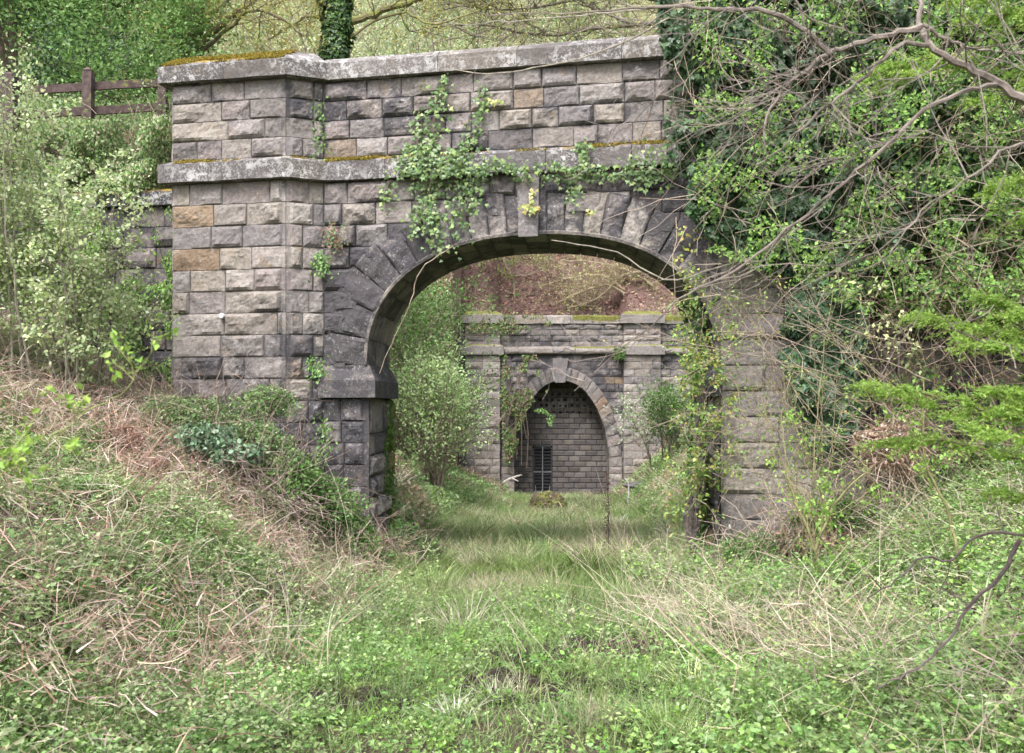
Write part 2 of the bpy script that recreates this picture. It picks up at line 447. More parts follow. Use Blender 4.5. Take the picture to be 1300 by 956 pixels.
soil = np.array([.11, .085, .065]); green = np.array([.09, .12, .04]); litter = np.array([.15, .10, .088]); mud = np.array([.06, .045, .038])
q = n2(X, Y, .5, 4, 9)[..., None]
gc = soil*(1-sst(.4, .6, q)) + green*sst(.4, .6, q)
far = sst(38, 42, Y)[..., None]; gc = gc*(1-far) + litter*far
upg = sst(46, 50, Y)[..., None]; gc = gc*(1-upg)+np.array([.20, .19, .10])*upg
mudm = mudf(X, Y)[..., None]
gc = gc*(1-mudm) + mud*mudm
g = MB(); g.add(np.stack([X, Y, Z], -1), Fc, gc.reshape(-1, 3))
tag(g.build('ground', M_ground, smooth=True), kind='structure')
del X, Y, Z, dd, q, gc

def scatter(N, xr, yr, r=rng, mask=None, margin=120):
    x = r.uniform(*xr, N); y = np.sqrt(r.uniform(yr[0]**2, yr[1]**2, N)) if yr[0] > 0 else r.uniform(*yr, N)
    px = 650+x/y*F
    ok = (px > -margin) & (px < 1300+margin)
    x, y = x[ok], y[ok]
    if mask is not None:
        k = r.random(len(x)) < mask(x, y); x, y = x[k], y[k]
    return x, y, H(x, y)

# ------------------------------------------------------------------ masonry
def rock_block(mb, mp, nfun, nrng, size, tint, soot, moss, nres=(16, 9), bulge=.035, draft=(0, 0), base=0.0, keep=None, gap=.005, edge=.03):
    """one rock-faced stone. mp(s,t)->(a,b) plane coordinates; nfun(a,b,h)->world points; size=(w,h) metres"""
    ns, nt = nres
    # grid with a tight outer ring for the arris
    def ax(n, wd):
        e = min(.014/wd, .2)
        return np.concatenate([[0], np.linspace(e, 1-e, n-2), [1]])
    s = ax(ns, size[0]); t = ax(nt, size[1])
    S, T = np.meshgrid(s, t)
    x = S*size[0]; y = T*size[1]
    de = np.minimum(np.minimum(x - draft[0], size[0]-x-draft[1]), np.minimum(y, size[1]-y))
    h = np.clip(de, 0, None)*rng.uniform(.8, 1.8)
    cx, cy = x-size[0]*rng.uniform(.3, .7), y-size[1]*rng.uniform(.3, .7)
    Pn = np.stack([x+nrng*7.13, y+nrng*3.7, np.full_like(x, nrng*1.3)], -1)
    lim = bulge*(.25+1.6*fbm(Pn, 4.5, 2, 2))
    h = np.minimum(h, lim)
    for k in range(2):
        an = rng.uniform(0, 2*pi); sl = rng.uniform(.05, .38)
        h = np.minimum(h, bulge*rng.uniform(.9, 1.7) + sl*(cx*cos(an)+cy*sin(an)))
    h = np.maximum(h, 0.0)
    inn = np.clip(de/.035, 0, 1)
    rdg = 1-np.abs(fbm(Pn*[1, 1.6, 1], 7, 3, 1)-.5)*4
    h = h + inn*((fbm(Pn, 7, 3, 1)-.5)*.04 + (rdg-.5)*bulge*.28 + (fbm(Pn, 26, 2, 5)-.5)*.016)
    h = np.maximum(h, -.004) + base
    # skirt
    S2 = np.pad(S, 1, 'edge'); T2 = np.pad(T, 1, 'edge'); h2 = np.pad(h, 1, constant_values=base-.035)
    gs, gt = gap/size[0], gap/size[1]
    a, b = mp(gs+(1-2*gs)*S2, gt+(1-2*gt)*T2)
    V = nfun(a, b, h2)
    R, C = S2.shape
    i = np.arange(R-1)[:, None]*C; j = np.arange(C-1)[None, :]
    Fq = np.stack([i+j, i+j+1, i+C+j+1, i+C+j], -1).reshape(-1, 4)
    if keep is not None:
        af, bf = a.ravel(), b.ravel()
        kk = keep(af[Fq].mean(1), bf[Fq].mean(1)); Fq = Fq[kk]
        if not len(Fq): return
    so_ = soot(a, b) if callable(soot) else np.full(a.shape, soot)
    mo_ = moss(a, b) if callable(moss) else np.full(a.shape, moss)
    so_ = so_ + np.clip(rng.normal()*.11, -.14, .28) + np.pad((1-inn)*.16, 1, 'edge')  # joint dirt, with occlusion-like shade painted in towards the block edges
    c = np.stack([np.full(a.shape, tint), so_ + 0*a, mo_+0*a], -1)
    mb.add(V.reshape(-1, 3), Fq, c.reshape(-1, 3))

def split(r, a, b, lo, hi):
    out = [a]
    while b-out[-1] > hi:
        out.append(out[-1]+r.uniform(lo, hi))
    if b-out[-1] < lo*.5 and len(out) > 1: out[-1] = (out[-2]+b)/2
    out.append(b); return out

def wallblocks(mb, u0, u1, zs, nfun, soot, moss, lo=.34, hi=.62, keep=None, bulge=.035, nres=(16, 9), r=rng, draft_end=(0, 0), base=0., tintr=(0, 1)):
    for ci in range(len(zs)-1):
        z0, z1 = zs[ci], zs[ci+1]
        us = split(r, u0, u1, lo, hi)
        if len(us) > 2:
            off = r.uniform(-.1, .1); us = [us[0]] + [q+off for q in us[1:-1]] + [us[-1]]
        for k in range(len(us)-1):
            a, b = us[k], us[k+1]
            mp = lambda s, t, a=a, b=b: (a+(b-a)*s, z0+(z1-z0)*t)
            dr = (draft_end[0] if k == 0 else 0, draft_end[1] if k == len(us)-2 else 0)
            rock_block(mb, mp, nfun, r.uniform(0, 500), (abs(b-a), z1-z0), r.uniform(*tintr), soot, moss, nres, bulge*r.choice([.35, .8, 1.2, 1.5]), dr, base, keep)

def inside(u, z, off):
    """inside the arch opening grown by off"""
    a, b = A+off, B+off
    up = (np.abs(u-UC)/a)**EXP + (np.clip(z-ZS, 0, None)/b)**EXP < 1
    return np.where(z >= ZS, up, np.abs(u-UC) < A+min(off, .06))

def soot_face(u, z):
    r_ = np.sqrt(((u-UC)/(A+.6))**2 + (np.clip(z-ZS, -3, 9)/(B+.6))**2)
    s = np.exp(-((r_-1.0)/.36)**2)*.40
    s = s*np.clip(1.25-(z-2.6)*.35, .25, 1.1) + .1
    s = np.where(z < 2.7, .36, s)
    q = fbm(np.stack([u, z, 0*u], -1), .8, 3, 31)
    return s + .21 + (q-.5)*1.0
def soot_pil(u, z):
    q = fbm(np.stack([u+9, z, 0*u], -1), .9, 3, 33)
    return -.06 + (q-.5)*1.1 + sst(3.6, 2.5, z)*.2 + sst(3.6, 2.5, z)*sst(-1.9, -1.0, u)*.22 + sst(-1.4, -.4, u)*sst(4.6, 3.0, z)*.26
def soot_par(u, z):
    return .29 + (fbm(np.stack([u+3, z, 0*u], -1), 1.3, 3, 35)-.5)*.9

fn_main = lambda a, b, h: W(a, h, b)
bridge = thing('stone_bridge', 'disused rock-faced stone arch bridge with lichened coping and ivy, spanning the grassy cutting', 'bridge', W(UC, 0, 0))

z_up = list(np.linspace(5.53, 6.58, 5))
z_lo = [5.21-.297*k for k in range(18)][::-1]
# spandrel (left and right of the ring) and piers
mb = MB()
keep_sp = lambda a, b: ~inside(a, b, .30)
zs_sp = [q for q in z_lo if q >= 2.6]; zs_sp[0] = ZS-.18
wallblocks(mb, .0, UE, zs_sp, fn_main, soot_face, lambda u, z: sst(.62, .8, fbm(np.stack([u, z, 0*u], -1), 1.5, 3, 44))*.4, keep=keep_sp, nres=(20, 11))
zp = [q for q in z_lo if q <= 2.3]; zp[-1] = 2.262
wallblocks(mb, 0., uL+.015, zp, fn_main, soot_face, lambda u, z: sst(1.2, 0, z)*.35, lo=.22, hi=.42, draft_end=(0, .07))
wallblocks(mb, uR-.015, UE, zp, fn_main, soot_face, lambda u, z: sst(1.2, 0, z)*.35, lo=.05, hi=.3, draft_end=(.03, 0))
# mortar backing with the opening left out
def backing(mb, u0, u1, z0, z1, n, st=.06, hole=.3, tint=.4, soot=.45, ush=0.0):
    us = np.arange(u0, u1+st*.5, st); zs = np.arange(z0, z1+st*.5, st)
    U_, Z_ = np.meshgrid(us, zs); C = len(us)
    i = np.arange(len(zs)-1)[:, None]*C; j = np.arange(C-1)[None, :]
    Fq = np.stack([i+j, i+j+1, i+C+j+1, i+C+j], -1).reshape(-1, 4)
    uu, zz = U_.ravel(), Z_.ravel()
    k = ~inside(uu[Fq].mean(1), zz[Fq].mean(1), hole)
    mb.add(W(uu+ush, n, zz), Fq[k], (tint, soot, .1))
backing(mb, -.6, UE+.3, -1.0, 5.35, -.022)
mb.build('spandrel_wall', M_stone, bridge)

# parapet
mb = MB()
wallblocks(mb, .0, UE+.2, z_up, fn_main, soot_par, lambda u, z: sst(.6, .8, fbm(np.stack([u, z, 0*u], -1), 1.5, 3, 45))*.45, nres=(20, 11), lo=.3, hi=.6)
backing(mb, -.2, UE+.3, 5.2, 6.62, -.022, .2, -9)
bk = -.42
mb.add(np.concatenate([W([-.2, UE+.3, UE+.3, -.2], bk, [5.2, 5.2, 6.62, 6.62])]), [[0, 3, 2, 1]], (.4, .3, .2))
mb.build('parapet', M_stone, bridge)

# voussoir ring
def ring_pt(t, off):
    """t along the curve 0..pi from the left springing; returns (u,z) offset outwards"""
    t = np.asarray(t, float)
    c, s = np.cos(t), np.sin(t)
    e = 2.0/EXP
    u = -np.sign(c)*np.abs(c)**e*A; z = np.abs(s)**e*B
    gu = np.sign(u)*np.abs(u/A)**(EXP-1)/A; gz = (z/B)**(EXP-1)/B
    gl = np.sqrt(gu*gu+gz*gz)+1e-9
    return UC+u+gu/gl*off, ZS+z+gz/gl*off
tt = np.linspace(0, pi, 4000); pu, pz = ring_pt(tt, 0)
sl_ = np.concatenate([[0], np.cumsum(np.hypot(np.diff(pu), np.diff(pz)))]); LT = sl_[-1]
def t_at(s): return np.interp(s, sl_, tt)
# stone widths: larger at the haunches
half = [.40, .42, .36, .34, .33, .31, .31, .29, .28, .27, .26]
kw = .30
hs2 = np.array(half)*((LT-kw)/2/sum(half))
cuts = np.concatenate([[0], np.cumsum(hs2)]); cuts = np.concatenate([cuts, LT-cuts[::-1]])
mb = MB()
for k in range(len(cuts)-1):
    s0, s1 = cuts[k], cuts[k+1]
    m_ = min(k, len(cuts)-2-k)
    dep = (.60 if m_ < 4 else .56) + rng.uniform(-.03, .05)
    def mp(s, t, s0=s0, s1=s1, dep=dep):
        return ring_pt(t_at(s0+(s1-s0)*s), t*dep)
    big = 1.5 if m_ < 5 else .9
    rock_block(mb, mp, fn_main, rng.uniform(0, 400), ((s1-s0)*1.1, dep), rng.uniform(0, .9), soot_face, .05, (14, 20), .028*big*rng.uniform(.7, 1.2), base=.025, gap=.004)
mb.build('arch_ring', M_stone, bridge)
# smooth arris band round the intrados
mb = MB()
te = t_at(np.linspace(0, LT, 90)); prof = [(0.0, -.02), (.0, .046), (.035, .056), (.05, .04)]
rows = []
for off, n in prof:
    a, b = ring_pt(te, off); rows.append(W(a, n, b))
V = np.stack(rows, 0); K = len(te)
i = np.arange(len(prof)-1)[:, None]*K; j = np.arange(K-1)[None, :]
mb.add(V.reshape(-1, 3), np.stack([i+j, i+K+j, i+K+j+1, i+j+1], -1).reshape(-1, 4), (.2, .5, .1))
mb.build('arch_moulding', M_stone, bridge)
# keystone
mb = MB()
ku = face(672, 298)[0]
def kmp(s, t):
    wd = .135+.02*t
    return ku+(s-.5)*2*wd, ZT-.035+(5.21-ZT+.02)*t
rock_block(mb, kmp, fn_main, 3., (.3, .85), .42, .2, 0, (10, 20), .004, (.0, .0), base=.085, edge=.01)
mb.build('keystone', M_stone, bridge)

# barrel and reveals
def soot_in(d, z): return .33 + (fbm(np.stack([d, z, 0*d+3], -1), 1.2, 3, 51)-.5)*.5
mb = MB()
for k in range(len(cuts)-1):
    s0, s1 = cuts[k], cuts[k+1]
    ds_ = split(rng, 0, THK, .4, .7)
    for q_ in range(len(ds_)-1):
        d0, d1 = ds_[q_], ds_[q_+1]
        mp = lambda s, t, s0=s0, s1=s1, d0=d0, d1=d1: (s0+(s1-s0)*s, d0+(d1-d0)*t)
        def nf(a, b, h):
            u, z = ring_pt(t_at(a), -h*.5); return W(u+sku*b, .03-b, z)
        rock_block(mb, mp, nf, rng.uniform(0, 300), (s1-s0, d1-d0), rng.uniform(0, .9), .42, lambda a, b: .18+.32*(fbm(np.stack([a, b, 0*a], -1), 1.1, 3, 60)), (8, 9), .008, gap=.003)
mb.build('arch_soffit', M_stone, bridge)
zr = [-.9+.297*k for k in range(12)]; zr = [q for q in zr if q < 2.3]; zr[-1] = 2.262
for sgn in (-1, 1):
    mb = MB(); ub = UC+sgn*A - sgn*.015
    nf = lambda a, b, h, ub=ub, sgn=sgn: W(ub-sgn*h+sku*a, -a, b)
    mo = (lambda a, b: sst(.9, 1.5, a)*.55+.1) if sgn < 0 else (lambda a, b: .25+0*a)
    wallblocks(mb, 0.0, THK, zr, nf, lambda a, b: .42+0*a, mo, lo=.35, hi=.6, bulge=.05, draft_end=(.06, 0))
    # mortar behind
    mb.add(W([ub, ub+sku*THK, ub+sku*THK, ub], [0, -THK, -THK, 0], [-1, -1, 2.9, 2.9])+np.array([*(UX*sgn*.02), 0]), [[0, 1, 2, 3]] if sgn > 0 else [[0, 3, 2, 1]], (.3, .6, .2))
    mb.build('pier_reveal', M_stone, bridge)
# imposts: splayed springer blocks wrapping the corner of each pier
def sweep(mb, path, prof, closed_ends=True, tint=.3, soot=.3, mossf=None, joints=1.3, rough=.006, seg=.12, r=rng):
    """path: list of (u,n) plan points; prof: list of (out,z) from bottom-back round the front to top-back. outward = left-hand normal facing +n"""
    path = np.asarray(path, float)
    dv = nrm(np.diff(path, axis=0)); no_ = np.stack([-dv[:, 1], dv[:, 0]], 1)
    mit = []
    for k in range(len(path)):
        if k == 0: mit.append(no_[0])
        elif k == len(path)-1: mit.append(no_[-1])
        else:
            m_ = nrm(no_[k-1]+no_[k]); mit.append(m_/max(.3, m_.dot(no_[k])))
    # finer profile
    pr = np.asarray(prof, float); fine = [pr[0]]
    for a, b in zip(pr[:-1], pr[1:]):
        L = np.linalg.norm(b-a); kk = max(1, int(L/.05))
        for q in range(1, kk+1): fine.append(a+(b-a)*q/kk)
    pr = np.array(fine); M = len(pr)
    for k in range(len(path)-1):
        L = np.linalg.norm(path[k+1]-path[k])
        cuts_ = split(r, 0, L, joints*.7, joints*1.2) if L > joints*1.3 else [0, L]
        for c0, c1 in zip(cuts_[:-1], cuts_[1:]):
            n = max(3, int((c1-c0)/seg)+1)
            ss = np.linspace(c0/L, c1/L, n)
            g0 = .004/L if c0 > 0 else 0; g1 = .004/L if c1 < L else 0
            ss[0] += g0; ss[-1] -= g1
            jig = r.normal()*.004; tn = np.clip(tint+r.normal()*.12, 0, .9)
            base = path[k][None]*(1-ss[:, None]) + path[k+1][None]*ss[:, None]
            mt = np.array(mit[k])[None]*(1-ss[:, None]) + np.array(mit[k+1])[None]*ss[:, None]
            U_ = base[:, None, 0] + mt[:, None, 0]*pr[None, :, 0]; N_ = base[:, None, 1]+mt[:, None, 1]*pr[None, :, 0]
            Zz = np.broadcast_to(pr[None, :, 1], U_.shape)
            nz = (fbm(np.stack([U_, N_, Zz], -1), 6, 3, 71)-.5)*2*rough*1.6 + jig
            V = W(U_+nz*.3, N_+nz, Zz+nz*.7)
            i = np.arange(n-1)[:, None]*M; j = np.arange(M-1)[None, :]
            Fq = np.stack([i+j, i+M+j, i+M+j+1, i+j+1], -1).reshape(-1, 4)
            mo_ = mossf(U_, N_, Zz) if mossf else np.zeros(U_.shape)
            c = np.stack([np.full(U_.shape, tn), np.full(U_.shape, soot), mo_], -1)
            mb.add(V.reshape(-1, 3), Fq, c.reshape(-1, 3))
            # end caps
            mb.add(V[0], [list(range(M))[::-1]], (tn, soot+.2, 0)); mb.add(V[-1], [list(range(M))], (tn, soot+.2, 0))

for sgn in (-1, 1):
    mb = MB(); z0, z1, z2 = 2.265, 2.50, 2.712; o1, o2 = .13, .02
    if sgn < 0:
        path = [(-.03, 0), (UC-A, 0), (UC-A+sku*THK, -THK)]
    else:
        path = [(UC+A+sku*THK, -THK), (UC+A, 0), (UE+.02, 0)]
    sweep(mb, path, [(-.3, z0), (o1, z0), (o1, z1), (o2, z2), (-.3, z2)], tint=.05, soot=.58, joints=9, rough=.004)
    mb.build('impost', M_stone, bridge)

# left pilaster with its splayed return, right pilaster
uA, _, _ = face(363, 300, .31); uW = face(219, 300, .31)[0]
ret = np.array([0.0-uA, -.31]); RL = np.linalg.norm(ret); rd = ret/RL; rn = np.array([-rd[1], rd[0]])
uB = UE; uBr = face(1100, 400, .30)[0]
fn_pf = lambda a, b, h: W(a, .31+h, b)
fn_pr = lambda a, b, h: W(uA+rd[0]*a+rn[0]*h, .31+rd[1]*a+rn[1]*h, b)
pil = MB()
lo_z = [5.21-.299*k for k in range(20)][::-1]
def crs(mb, zs, so_, mo_):
    for ci in range(len(zs)-1):
        zz = zs[ci:ci+2]
        wallblocks(mb, uW, uA, zz, fn_pf, so_, mo_, lo=.3, hi=.85, draft_end=(.0, .055), nres=(22, 11), bulge=.034)
        c_ = rng.choice([.3, .22, .36])*RL/.5
        wallblocks(mb, 0, c_, zz, fn_pr, so_, mo_, lo=.4, hi=.9, draft_end=(.055, 0), nres=(12, 11), bulge=.028)
        wallblocks(mb, c_, RL, zz, fn_pr, so_, mo_, lo=.4, hi=.9, nres=(9, 11), bulge=.03)
def backpl(mb, ua, na, ub, nb, z0, z1):
    mb.add(W([ua, ub, ub, ua], [na, nb, nb, na], [z0, z0, z1, z1]), [[0, 1, 2, 3]], (.5, .25, .1))
crs(pil, z_up, lambda u, z: soot_par(u, z)-.12, 0.); crs(pil, lo_z[2:], soot_pil, 0.0)
backpl(pil, uW+.01, .295, uA-.005, .295, -1, 6.6); backpl(pil, uA-.005, .295, 0, -.015, -1, 6.6)
# left flank
fn_fl = lambda a, b, h: W(uW-h, .31-a, b)
wallblocks(pil, 0, .9, lo_z[6:]+[5.4]+z_up[1:], lambda a, b, h: W(uW-h, .31-a, b), .2, .1, lo=.3, hi=.6, nres=(7, 6))
backpl(pil, uW+.01, -.6, uW+.01, .3, -1, 6.6)
pil.build('pilaster', M_stone, bridge)
pil = MB()
zz = [5.21-.32*k for k in range(20)][::-1]
wallblocks(pil, uB, uBr, zz, lambda a, b, h: W(a, .12+h, b), lambda u, z: -.02+(fbm(np.stack([u, z, 0*u], -1), 1., 3, 81)-.5)*.6+sst(1.9, .3, z)*.25, .05, lo=.5, hi=.95, nres=(22, 11), draft_end=(.03, .05), bulge=.03, tintr=(.1, .75))
wallblocks(pil, uB, uBr, z_up, lambda a, b, h: W(a, .12+h, b), soot_par, .05, lo=.4, hi=.8, nres=(16, 9))
wallblocks(pil, 0, .8, zz+[5.5]+z_up[1:], lambda a, b, h: W(uBr+h, .12-a, b), .3, .1, lo=.3, hi=.6, nres=(7, 6))
backpl(pil, uB+.004, .1, uBr-.01, .1, -1, 6.6); backpl(pil, uBr-.01, .1, uBr-.01, -.6, -1, 6.6); backpl(pil, uB+.004, -.1, uB+.004, .1, -1, 6.6)
pil.build('pilaster', M_stone, bridge)

# string courses and copings
def moss_top(zt, amt, seed):
    def f(u, n, z):
        return sst(zt-.05, zt-.015, z)*sst(.5, .62, fbm(np.stack([u, n*.3, 0*u], -1), 1.1, 3, seed))*amt
    return f
s_prof = [(-.25, 5.215), (.11, 5.215), (.115, 5.46), (.0, 5.53), (-.25, 5.54)]
c_prof = [(-.25, 6.585), (.11, 6.585), (.115, 6.80), (-.02, 6.90), (-.5, 6.905)]
c_prof2 = [(-.25, 6.585), (.14, 6.585), (.145, 6.80), (.05, 6.86), (-.4, 7.09), (-.8, 7.1)]
mb = MB(); sweep(mb, [(.02, 0), (UE, 0)], s_prof, tint=.35, soot=.24, mossf=moss_top(5.5, .5, 91), joints=1.25); mb.build('string_course', M_cope, bridge)
mb = MB(); sweep(mb, [(uW, -.5), (uW, .31), (uA, .31), (.0, .0)], [(a+.03*(a > 0), b) for a, b in s_prof], tint=.35, soot=.16, mossf=moss_top(5.5, .5, 93), joints=1.0); mb.build('string_course', M_cope, bridge)
mb = MB(); sweep(mb, [(uB, .12), (uBr, .12), (uBr, -.4)], s_prof, tint=.35, soot=.2, mossf=moss_top(5.5, .9, 94), joints=1.0); mb.build('string_course', M_cope, bridge)
mb = MB(); sweep(mb, [(.02, 0), (UE, 0)], c_prof, tint=.3, soot=.22, mossf=moss_top(6.88, .3, 95), joints=1.5); mb.build('coping', M_cope, bridge)
mb = MB(); sweep(mb, [(uW, -.5), (uW, .31), (uA, .31), (.0, .0)], c_prof2, tint=.3, soot=.2, mossf=lambda u, n, z: sst(6.84, 6.88, z)*sst(uA+.1, uA-.15, u)*.6*sst(uW-.1, uW+.35, u), joints=1.0); mb.build('coping', M_cope, bridge)
mb = MB(); sweep(mb, [(uB, .12), (uBr, .12), (uBr, -.4)], c_prof2, tint=.3, soot=.2, joints=1.0); mb.build('coping', M_cope, bridge)
def cushions(path, outs, zf, N, seed, thr, parent_name='moss_cushions'):
    r = np.random.default_rng(seed); mb = MB(); path = np.asarray(path, float)
    L = np.concatenate([[0], np.cumsum(np.hypot(*np.diff(path, axis=0).T))])
    t = r.uniform(0, L[-1], N); u = np.interp(t, L, path[:, 0]); n = np.interp(t, L, path[:, 1]); o = r.uniform(*outs, N)
    k = fbm(np.stack([u*1.5, o*4, 0*u], -1), 1.2, 4, seed) + r.normal(size=N)*.035 > thr; u, n, o = u[k], n[k], o[k]; m = len(u)
    z = zf(o)
    p = W(u, n+o, z-.004+.022*r.random(m)); leaves(mb, p, nrm(r.normal(size=(m, 3))*[1, 1, .5]+UPV*.5), nrm(r.normal(size=(m, 3))*.5+UPV), .026*r.uniform(.5, 1.3, m), pal(m, [(.32, .25, .045), (.22, .21, .045), (.42, .31, .08), (.14, .15, .03), (.28, .2, .05)], .2, None, r))
    mb.build('moss', M_mosscush, bridge)
M_mosscush = leaf_material('moss_cushion', .9, .1, .15); UPV = np.array([0, 0, 1.0])
cushions([(uW-.1, .31), (uA, .31)], (-.35, .12), lambda o: np.where(o > .05, 6.86-(o-.05)*.6, 6.86+(.05-o)*.51), 26000, 5, .43)
cushions([(uW-.1, .31), (uA, .31), (0, 0)], (-.02, .12), lambda o: 5.53-o*.6, 7000, 6, .50)
cushions([(.02, 0), (2.0, 0)], (-.02, .11), lambda o: 5.53-o*.6, 6000, 7, .48)
cushions([(2.0, 0), (UE, 0)], (-.02, .11), lambda o: 5.53-o*.6, 6000, 8, .55)
# deck, back wall and far parapet
mb = MB()
backing(mb, -.6, UE+1.2, -1.0, 6.5, -THK-.01, .03, .05, ush=sku*THK)
mb.add(W([-2, UE+2, UE+2+sku*THK, -2+sku*THK], [-.3, -.3, -THK, -THK], 5.3), [[0, 1, 2, 3]], (.4, .4, .6))
mb.add(W([-.6, UE+1.2, UE+1.2, -.6], [-THK+.35]*4, [5.3, 5.3, 6.5, 6.5]), [[0, 1, 2, 3]], (.4, .3, .1))
mb.add(W([-.6, UE+1.2, UE+1.2, -.6], [-THK+.42, -THK+.42, -THK-.08, -THK-.08], 6.52), [[0, 1, 2, 3]], (.4, .3, .3))
mb.build('deck_and_back_wall', M_stone, bridge)

# ------------------------------------------------------------------ wing walls
def wingwall(label, u0, u1, n, sgn):
    t = thing('wing_wall', label, 'retaining wall', W((u0+u1)/2, n, 2))
    mb = MB(); zs = [5.05-.3*k for k in range(16)][::-1]
    dk = .42 if sgn < 0 else .3
    wallblocks(mb, u0, u1, zs, lambda a, b, h: W(a, n+h, b), lambda u, z: dk+(fbm(np.stack([u, z, 0*u], -1), 1., 3, 85)-.5)*.5, lambda u, z: .28+.4*(fbm(np.stack([u, z, 0*u], -1), .9, 3, 86)-.5), nres=(10, 6), tintr=(.0, .9))
    mb.add(W([u0, u1, u1, u0], [n-.02]*4, [-.5, -.5, 5.1, 5.1]), [[0, 1, 2, 3]], (.4, .6, .2))
    mb.build('wall', M_stone, t)
    mb = MB(); sweep(mb, [(u0, n), (u1, n)], [(-.3, 5.055), (.1, 5.055), (.1, 5.25), (0, 5.3), (-.4, 5.31)], tint=.1, soot=.62, mossf=lambda u, n_, z: .3+.3*sst(5.2, 5.3, z), joints=1.1)
    mb.build('coping', M_cope, t)
wingwall('dark mossy wing wall running back from the left pilaster behind the leafy shrub', uW-5.5, uW-.02, -.25, -1)
wingwall('overgrown wing wall right of the bridge behind the scrub', uBr+.02, uBr+6, -.25, 1)

# ------------------------------------------------------------------ tunnel portal
DP = 40.0
portal = thing('tunnel_portal', 'blocked-up tunnel mouth in a stone portal with keystone, seen through the bridge arch', 'tunnel portal', P(713, 635, DP))
def pp(px, py): 
    q = P(px, py, DP); return q[0], q[2]
ux0, zc = pp(713, 591); PA = 60/F*DP; PB = 108/F*DP
zb = pp(0, 650)[1]
fnp = lambda y0: (lambda a, b, h: np.stack([a, y0-h+0*a, b], -1))
def pin(x, z, off):
    return np.where(z > zc, ((x-ux0)/(PA+off))**2+((z-zc)/(PB+off))**2 < 1, np.abs(x-ux0) < PA+off)
xl, zt = pp(583, 400); xr = pp(960, 400)[0]; zs1 = pp(0, 450)[1]; zs0 = pp(0, 441)[1]; zcb = pp(0, 411)[1]
def psoot(x, z): return .34+(fbm(np.stack([x, z, 0*x+8], -1), .7, 3, 101)-.5)*.6 + np.exp(-((np.hypot((x-ux0)/PA, (z-zc)/PB)-1.2)/.35)**2)*.15
mb = MB()
zz = list(np.arange(zs1, zb-.6, -.29))[::-1]
wallblocks(mb, xl+.3, xr, zz, fnp(DP), psoot, lambda x, z: sst(.62, .8, fbm(np.stack([x, z, 0*x], -1), .8, 3, 102))*.4, lo=.45, hi=.8, nres=(8, 6), keep=lambda a, b: ~pin(a, b, .25), bulge=.03)
us = np.arange(xl, xr, .1); z_s = np.arange(zb-.5, zs1+.05, .1); U_, Z_ = np.meshgrid(us, z_s); C = len(us)
i = np.arange(len(z_s)-1)[:, None]*C; j = np.arange(C-1)[None, :]; Fq = np.stack([i+j, i+j+1, i+C+j+1, i+C+j], -1).reshape(-1, 4)
uu, zz_ = U_.ravel(), Z_.ravel(); k = ~pin(uu[Fq].mean(1), zz_[Fq].mean(1), .25)
mb.add(np.stack([uu, np.full_like(uu, DP+.02), zz_], -1), Fq[k], (.4, .5, .1))
mb.build('wall', M_far, portal)
mb = MB()
wallblocks(mb, xl+.25, xr, list(np.linspace(zs0, zcb, 5)), fnp(DP-.02), lambda x, z: psoot(x, z)-.05, .08, lo=.45, hi=.85, nres=(8, 6))
mb.add([[xl, DP+.01, zs1], [xr, DP+.01, zs1], [xr, DP+.01, zcb+.02], [xl, DP+.01, zcb+.02]], [[0, 1, 2, 3]], (.4, .5, .1))
mb.build('parapet', M_far, portal)
def pband(name, x0, x1, z0, z1, out, top, mat, tint, soot, moss, roll=False):
    mb = MB(); prof = [(.2, z0), (-out, z0)]
    if roll:
        for q in range(1, 6):
            an = -pi/2+pi*q/6; prof.append((-out-.1*cos(an)*1, (z0+z1)/2+(z1-z0)/2*sin(an)))
    prof += [(-out, z1), (top, z1+.05), (.3, z1+.06)]
    xs = split(rng, x0, x1, .8, 1.4)
    for a, b in zip(xs[:-1], xs[1:]):
        n = 6; X_ = np.linspace(a+.006, b-.006, n); tn = np.clip(tint+rng.normal()*.1, 0, .9)
        V = np.array([[[x, DP+o+rng.normal()*.006, z+rng.normal()*.006] for o, z in prof] for x in X_]); M = len(prof)
        i = np.arange(n-1)[:, None]*M; j = np.arange(M-1)[None, :]
        c = np.array([[[tn, soot, moss*(.25 if z < z1-.02 else 1)*sst(.3, .55, vnoise(np.array([x, 0., 3.]), .6, 8))] for o, z in prof] for x in X_])
        mb.add(V.reshape(-1, 3), np.stack([i+j, i+M+j, i+M+j+1, i+j+1], -1).reshape(-1, 4), c.reshape(-1, 3))
        mb.add(V[0], [list(range(M))[::-1]], (tn, .4, 0)); mb.add(V[-1], [list(range(M))], (tn, .4, 0))
    return mb.build(name, mat, portal)
pband('coping', xl, xr, zcb, zt-.06, .1, 0., M_far, .4, .2, .95)
pband('string_course', xl-.05, xr, zs1, zs0, .1, 0., M_far, .35, .2, .85, roll=True)
